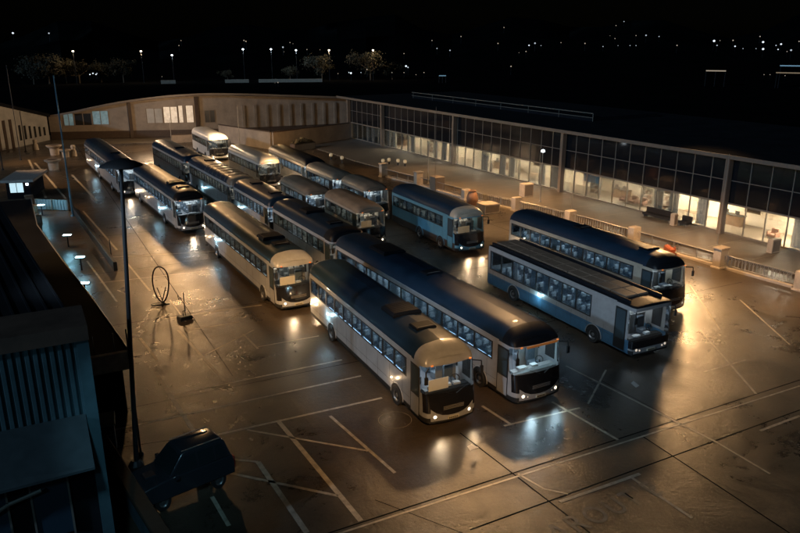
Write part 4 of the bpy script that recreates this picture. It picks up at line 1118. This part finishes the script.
# left whitewashed building with sloping parapet
LB0, LB1 = at(-30, 158), at(50, 140)
d = LB1 - LB0; rz = math.atan2(d.y, d.x); Lw = d.length
o = empty('whitewashed_building', LB0, rz, label='whitewashed building with a descending parapet at the far left', cat='building')
htl = lambda t: 9.3 + (4.2 - 9.3) * t
m_ = MB(); b = [(0, 0, 0), (Lw, 0, 0), (Lw, 0, htl(1)), (0, 0, htl(0))]; bb = [(x, 14, z) for x, y, z in b]
k0 = len(m_.v); m_.v += b + bb
for f in ((0, 1, 2, 3), (7, 6, 5, 4), (1, 5, 6, 2), (0, 3, 7, 4), (3, 2, 6, 7)): m_.face([k0 + i for i in f])
m_.build('wall', M_WALLW, o)
m_ = MB(); k0 = 0
m_.poly([(-.2, -.5, htl(0)), (Lw + .3, -.5, htl(1)), (Lw + .3, 15, htl(1)), (-.2, 15, htl(0))]); m_.poly([(-.2, -.5, htl(0)), (Lw + .3, -.5, htl(1)), (Lw + .3, -.5, htl(1) + .5), (-.2, -.5, htl(0) + .5)]); m_.poly([(-.2, -.5, htl(0) + .5), (Lw + .3, -.5, htl(1) + .5), (Lw + .3, 15, htl(1) + .5), (-.2, 15, htl(0) + .5)])
m_.build('roof', M_DARKROOF, o)
for k in range(6):
    x = Lw * (.60 + k * .065); q = MB(); q.box(x, x + .55, -.06, -.01, 1.0, 3.6 - k * .22); q.build('window', M_WIND, o)
for k in range(3):
    x = Lw * (.33 + k * .08); q = MB(); q.box(x, x + .7, -.08, -.01, .0, 4.8); q.build('shutter', M_BROWN, o)

# ---------------------------------------------------------------- distance: hills, trees, lamps
hl = MB(); n = 60; prev = None
for k in range(n + 1):
    az = R(-40 + 130 * k / n)
    ridge = 26 + 16 * math.sin(k * .5) * math.sin(k * .23 + 1) + 10 * math.sin(k * 1.3) + (16 if k > 30 else 0)
    cur = [Vector((math.sin(az) * r, math.cos(az) * r, z)) for r, z in ((640, -1), (800, ridge * .45), (1000, ridge), (1200, -1))]
    if prev:
        for i in range(3): hl.poly([prev[i], cur[i], cur[i + 1], prev[i + 1]])
    prev = cur
tag(hl.build('hills', M_HILL, smooth=60), kind='structure')
def crown_mesh(seed, H_, W_):
    rnd = random.Random(seed); a = MB()
    cl = [(Vector((rnd.gauss(0, W_ * .28), rnd.gauss(0, W_ * .28), H_ * rnd.uniform(.35, .92))), rnd.uniform(.9, 2.0) * W_ / 9) for _ in range(16)]
    for c, r in cl:
        for _ in range(110):
            p = c + Vector((rnd.gauss(0, 1), rnd.gauss(0, 1), rnd.gauss(0, .8))) * r * .6
            s_ = rnd.uniform(.22, .50); u = Vector((rnd.gauss(0, 1), rnd.gauss(0, 1), rnd.gauss(0, 1))).normalized(); v = u.orthogonal().normalized()
            a.poly([p - u * s_, p + v * s_ * .7, p + u * s_, p - v * s_ * .7])
    t = MB(); t.tube((0, 0, 0), (0, 0, H_ * .35), .28, 7, .2)
    for c, r in cl[:9]: t.tube((0, 0, H_ * .3), tuple(c), .12, 5, .03)
    return a.mesh('crown', M_LEAF), t.mesh('trunk', M_BARK)
CM = [crown_mesh(1, 11, 10), crown_mesh(2, 9, 8), crown_mesh(3, 12, 13)]
def tree(loc, k, s_, label):
    o = empty('tree', loc, random.uniform(0, 6), label=label, cat='tree', group='distant trees lit by street lamps'); o.scale = (s_,) * 3
    link('crown', CM[k][0], o); link('trunk', CM[k][1], o)
def gp(px, dist): p = far(px, 300, dist); p.z = 0; return p
for px, dist, k, s_, lb in ((329, 362, 2, 1.0, 'tree under the distant warm street lamp, second from the right'), (373, 350, 2, 1.15, 'broad tree under the rightmost distant warm street lamp'), (393, 365, 1, 1.0, 'small tree just right of the broad lamp lit tree'),
                            (66, 340, 2, 1.0, 'leftmost distant tree beneath the left street lamp'), (80, 350, 0, 1.2, 'distant tree right of the left street lamp'), (96, 345, 0, 1.0, 'dim distant tree between the two left street lamps'),
                            (108, 352, 1, 1.2, 'tall dim distant tree left of the third street lamp'), (128, 348, 1, 1.1, 'distant tree left side beneath the second left lamp'), (148, 350, 0, 1.0, 'distant tree right side beneath the second left lamp'), (243, 395, 1, .6, 'small distant tree behind a cool street lamp'), (300, 395, 1, .8, 'small distant tree beside the cool lamp in the middle')):
    tree(gp(px, 345 + (dist % 10) * .6), k, s_ * .9, lb)
SLN = {243: 'distant cool street lamp, first of the middle row', 271: 'distant cool street lamp, second of the middle row', 296: 'distant cool street lamp, third of the middle row', 329: 'distant warm street lamp over a single tree',
       373: 'distant warm street lamp over the broad tree', 73: 'distant street lamp over the leftmost trees', 141: 'distant street lamp between two trees on the left', 172: 'distant white street lamp beside the pale low wall'}
for px, py in ((243, 50), (271, 50), (296, 51), (329, 51), (373, 51), (73, 52), (141, 52), (172, 56)):
    p = far(px, py, 340); z = p.z; p.z = 0
    o = empty('street_lamp', p, 0, label=SLN[px], cat='street lamp', group='distant street lamps')
    a = MB(); a.tube((0, 0, 0), (0, 0, z), .14, 6, .08); a.build('pole', M_POLE, o)
    a = MB(); a.lathe([(.2, z), (.42, z + .15), (.38, z + .5), (.1, z + .6)], n=8)
    warm = px in (329, 373, 73, 141); a.build('lamp_head', M_BULB if warm else M_BULBC, o)
    ld = bpy.data.lights.new('street_lamp_light', 'POINT'); ld.energy = 2800 if warm else 800; ld.color = (1, .72, .42) if warm else (.75, .9, 1); ld.shadow_soft_size = .3
    lo = bpy.data.objects.new('street_lamp_light', ld); COL.objects.link(lo); lo.location = (p.x, p.y, z - .9)
# distant low walls that catch the lamp light
for (x0, y0, x1, y1, lb) in ((258, 62, 322, 65, 'long pale low wall lit in the distance under the cool lamps'), (224, 59, 248, 59, 'short pale low wall under the first cool street lamp'), (160, 65, 175, 67, 'pale low wall beside the white street lamp on the left')):
    a_, b_ = far(x0, y0 + 8, 330), far(x1, y1 + 8, 330); a_.z = b_.z = 0; d = b_ - a_
    q = MB(); q.cbox(0, d.length, -.3, .3, 0, 1.4, .1); tag(q.build('distant_wall', M_CONC, loc=a_, rz=math.atan2(d.y, d.x)), lb, 'wall')
# city lights: small lamps on poles on the hillside
CL = [(13,34,1),(49,34,0),(181,41,2),(179,46,2),(283,48,0),(284,52,2),(307,50,2),(320,50,2),(244,41,2),(246,42,2),(290,43,2),(293,44,2),
 (432,41,2),(437,49,0),(450,51,0),(404,54,2),(461,37,2),(498,44,2),(504,28,2),(529,46,1),(535,44,0),(541,46,0),(526,52,2),(561,43,2),(585,44,2),(519,53,2),(511,67,2),
 (603,47,0),(618,46,0),(624,22,0),(616,26,2),(610,36,2),(615,39,2),(636,36,2),(646,36,0),(659,37,0),(630,46,0),(636,46,0),(677,46,2),
 (714,42,1),(717,46,0),(720,41,2),(733,41,2),(735,47,1),(743,49,0),(756,49,0),(763,43,1),(763,50,1),(760,37,2),(776,46,0),(781,45,1),(778,50,1),(791,51,0),(787,52,2),(799,42,2),
 (406,67,1),(408,68,0),(404,73,2),(416,75,2),(424,73,2),(349,73,1),(351,74,1),(361,73,0),(367,70,2),(90,75,1),(93,74,1),(96,75,1),(97,74,0),(162,77,2),(275,83,2),(278,83,2),(764,75,2),(770,75,2),(785,76,2),(392,73,2),(338,74,2)]
def nearest(px, py):
    for q in SLN:
        pass
cl_me = {}
for kk, (mm, rr) in {0: (M_STAR, .62), 1: (M_STARB, .85), 2: (M_STARW, .5)}.items():
    a = MB(); a.lathe([(rr * .5, 0), (rr, rr * .6), (rr * .9, rr * 1.3), (rr * .3, rr * 1.7)], n=8); cl_me[kk] = a.mesh('lamp_head', mm)
a = MB(); a.tube((0, 0, -6), (0, 0, 0), .08, 5); pole_me = a.mesh('pole', M_POLE)
for px, py, k in CL:
    dist = 620 if py < 56 else 300
    p = far(px, py, dist)
    where = 'left' if px < 200 else 'middle left' if px < 400 else 'middle right' if px < 600 else 'right'
    lv = 'high on the dark hillside' if py < 40 else 'low above the dark skyline' if py < 56 else 'just over the roofs'
    o = empty('distant_lamp', p, 0, label='%s town light %s, %s of the view' % (('small white', 'bright white', 'faint amber')[k], lv, where), cat='town light', group='%s town lights %s, %s' % (('small white', 'bright white', 'faint amber')[k], lv, where))
    link('lamp_head', cl_me[k], o); o.scale = (dist / 620 * random.uniform(.35, 1.05),) * 3
    if py < 56: 
        pass
    link('pole', pole_me, o)
# lit far sheds
for (x0, x1, y, m, lb) in ((706, 726, 71, mat('far_warm_strip', (.6, .5, .4), .5, emit=(1, .70, .38), es=.22), 'distant canopy with a warm lit edge'), (780, 830, 66, mat('far_cool_strip', (.4, .6, .7), .5, emit=(.5, .85, 1), es=.12), 'distant canopy with a cool lit edge at the right'),
                           (776, 830, 73, mat('far_amber_strip', (.6, .4, .2), .5, emit=(1, .55, .25), es=.09), 'distant lit arcade with an amber glow at the right'), (439, 446, 76, MATS['far_cool_strip'], 'tiny distant canopy with a bright cool edge near the middle')):
    a_, b_ = far(x0, y, 320), far(x1, y, 320); d = b_ - a_
    o = empty('distant_canopy', (a_.x, a_.y, 0), math.atan2(d.y, d.x), label=lb, cat='canopy')
    q = MB(); q.box(0, d.length, 0, 6, a_.z, a_.z + .2); q.build('roof', M_DARKROOF, o)
    q = MB(); q.box(0, d.length, -.15, -.02, a_.z - .1, a_.z + .3); q.build('lit_edge', m, o)
    for t in (.02, .5, .98):
        q = MB(); q.tube((d.length * t, .3, 0), (d.length * t, .3, a_.z), .12, 5); q.build('post', M_POLE, o)

# ---------------------------------------------------------------- lighting
w = bpy.data.worlds.new('World'); scene.world = w; w.use_nodes = True
nt = w.node_tree; bg = nt.nodes['Background']
sky = nt.nodes.new('ShaderNodeTexSky'); sky.sky_type = 'NISHITA'; sky.sun_disc = False
SUN_EL, SUN_AZ = R(17), R(-105)
sky.sun_elevation = SUN_EL; sky.sun_rotation = SUN_AZ
nt.links.new(sky.outputs[0], bg.inputs[0]); bg.inputs[1].default_value = 0.00010
sd = bpy.data.lights.new('moon', 'SUN'); sd.energy = 0.8; sd.angle = R(2); sd.color = (.44, .70, 1.0)
so = bpy.data.objects.new('moon', sd); COL.objects.link(so)
dv = Vector((math.sin(SUN_AZ) * math.cos(SUN_EL), math.cos(SUN_AZ) * math.cos(SUN_EL), math.sin(SUN_EL)))
so.rotation_euler = dv.to_track_quat('Z', 'Y').to_euler()

WARM = (1.0, .57, .245)
def flood(loc, target, power, cone, color=WARM, rad=.35, blend=.7):  # spot without fixture, for masts, vehicle lamps and added fill
    ld = bpy.data.lights.new('spot_beam', 'SPOT'); ld.energy = power; ld.color = color; ld.shadow_soft_size = rad
    ld.spot_size = R(cone); ld.spot_blend = blend
    o = bpy.data.objects.new('spot_beam', ld); COL.objects.link(o); o.location = loc
    o.rotation_euler = (Vector(loc) - Vector(target)).to_track_quat('Z', 'Y').to_euler()
def bulb(loc, power, color=WARM, rad=.2):
    ld = bpy.data.lights.new('lamp_light', 'POINT'); ld.energy = power; ld.color = color; ld.shadow_soft_size = rad
    o = bpy.data.objects.new('lamp_light', ld); COL.objects.link(o); o.location = loc
# high masts outside the picture, plus unseen spots added within it
flood((0, -4, 24), (15.5, 28.5, 0), 30000, 20)
flood((-12, 22, 20), (15, 33, 2), 15000, 22, (.62, .82, 1), blend=1)            # front coach pool, and an unseen cool spot added for its side
flood((47, 64, 35), (15.5, 23.0, 0), 42000, 12, rad=1.2, blend=1)
flood((24, 140, 26), (11.0, 58, 0), 30000, 15, rad=1.5, blend=1)
flood((84, 70, 24), (37, 30, 0), 13000, 12, rad=1.5, blend=1)
flood((4, 14, 24), (30, 35, 2), 12000, 26, (.75, .88, 1)); flood((8, 26, 24), (32, 55, 2.5), 11000, 16, (.75, .88, 1))  # unseen cool spots added to brighten the right-hand bus sides
flood((-3, 12, 24), (15.4, 43.2, 1.8), 80000, 12)           # glowing dome, left row
flood((-24, 66, 22), (10, 58, 1), 26000, 40)             # left apron
for x_, y_, p_ in ((2.0, 44, 700), (.5, 57, 1500), (-.2, 70, 1500), (-1.5, 84, 1500), (-3, 104, 3800), (-4, 122, 3000)):
    flood((x_, y_, 8.0), (x_ + 9, y_, 0), p_, 105, blend=1, rad=.4)  # unseen spots added along the annex edge to warm the left apron
flood((56.0, 48.8, 10.6), (35.5, 25.0, 0), 19000, 32, rad=1.0, blend=1)        # unseen spot added before the terminal, no mast: throws the city bus shadow to the camera
flood((54, 64, 12), (32, 54, 1), 13000, 36)  # unseen warm spot added for the short blue coach
flood((58.5, 33, 6.9), (37, 28, 0), 4500, 28)  # unseen fill spot added to lift the rightmost coach's shadow
for x_, y_, p_ in ((45.6, 30, 2600), (45.2, 41, 4200), (44.8, 53, 4200), (43.8, 64, 3800), (46.5, 74, 3000), (40.5, 88, 1200)):
    flood((x_, y_, 7.2), (x_ + 1.5, y_, 0), p_, 142, blend=.9)  # unseen spots added along the barrier, without fixtures
for x_, y_, p_ in ((53.0, 24, 1000), (53.0, 44, 1300), (52.0, 66, 1300), (50.4, 88, 700)):
    flood((x_, y_, 5.5), (x_, y_, 0), p_, 130, blend=.9)  # unseen downward spots added over the forecourt
# pools thrown by the vehicles' own lamps
for x_, y_, p_, c_ in ((15.5, 25.7, 260, (1, .74, .45)), (17.3, 25.7, 160, (1, .74, .45)), (20.6, 25.5, 520, (.6, .86, 1)), (22.1, 25.5, 420, (.6, .86, 1)),
                       (14.6, 43.5, 300, (1, .7, .4)), (16.4, 43.5, 240, (1, .7, .4)), (32.4, 49.6, 500, (1, .7, .4)), (33.8, 49.6, 400, (1, .7, .4)), (13.2, 67.5, 260, (1, .75, .5)), (10.4, 88.0, 260, (1, .75, .5))):
    flood((x_, y_ - .1, .72), (x_, y_ - 7, -.2), p_ * (.20 if c_[2] > .9 else .40), 125, c_, rad=.10, blend=1)
bulb((26.6, 108.3, 6.0), 3200, (1, .68, .38)); bulb((27.2, 84.0, 4.3), 500, (1, .68, .38)); bulb((19, 128, 7), 3200, (1, .66, .38)); bulb((36, 112, 6), 700)
flood((-6, 8, 14), (-5, 22, 5), 380, 70, (.35, .75, 1.0)); flood((-1, 12, 15), (4.2, 26.8, .8), 1500, 26, (.35, .75, 1.0))  # unseen cool fill added for the shed front and the parked car

# ---------------------------------------------------------------- camera and render settings
cd = bpy.data.cameras.new('camera'); cam = bpy.data.objects.new('camera', cd); COL.objects.link(cam)
cam.location = (0, 0, H); cd.sensor_fit = 'HORIZONTAL'; cd.sensor_width = 36; cd.lens = 36 * F / 800
cam.rotation_euler = (R(90) - PITCH, 0, -AZ); cd.clip_end = 5000; cd.clip_start = .1
scene.camera = cam
scene.view_settings.view_transform = 'Standard'; scene.view_settings.look = 'None'; scene.view_settings.gamma = 1; scene.view_settings.exposure = 0.18
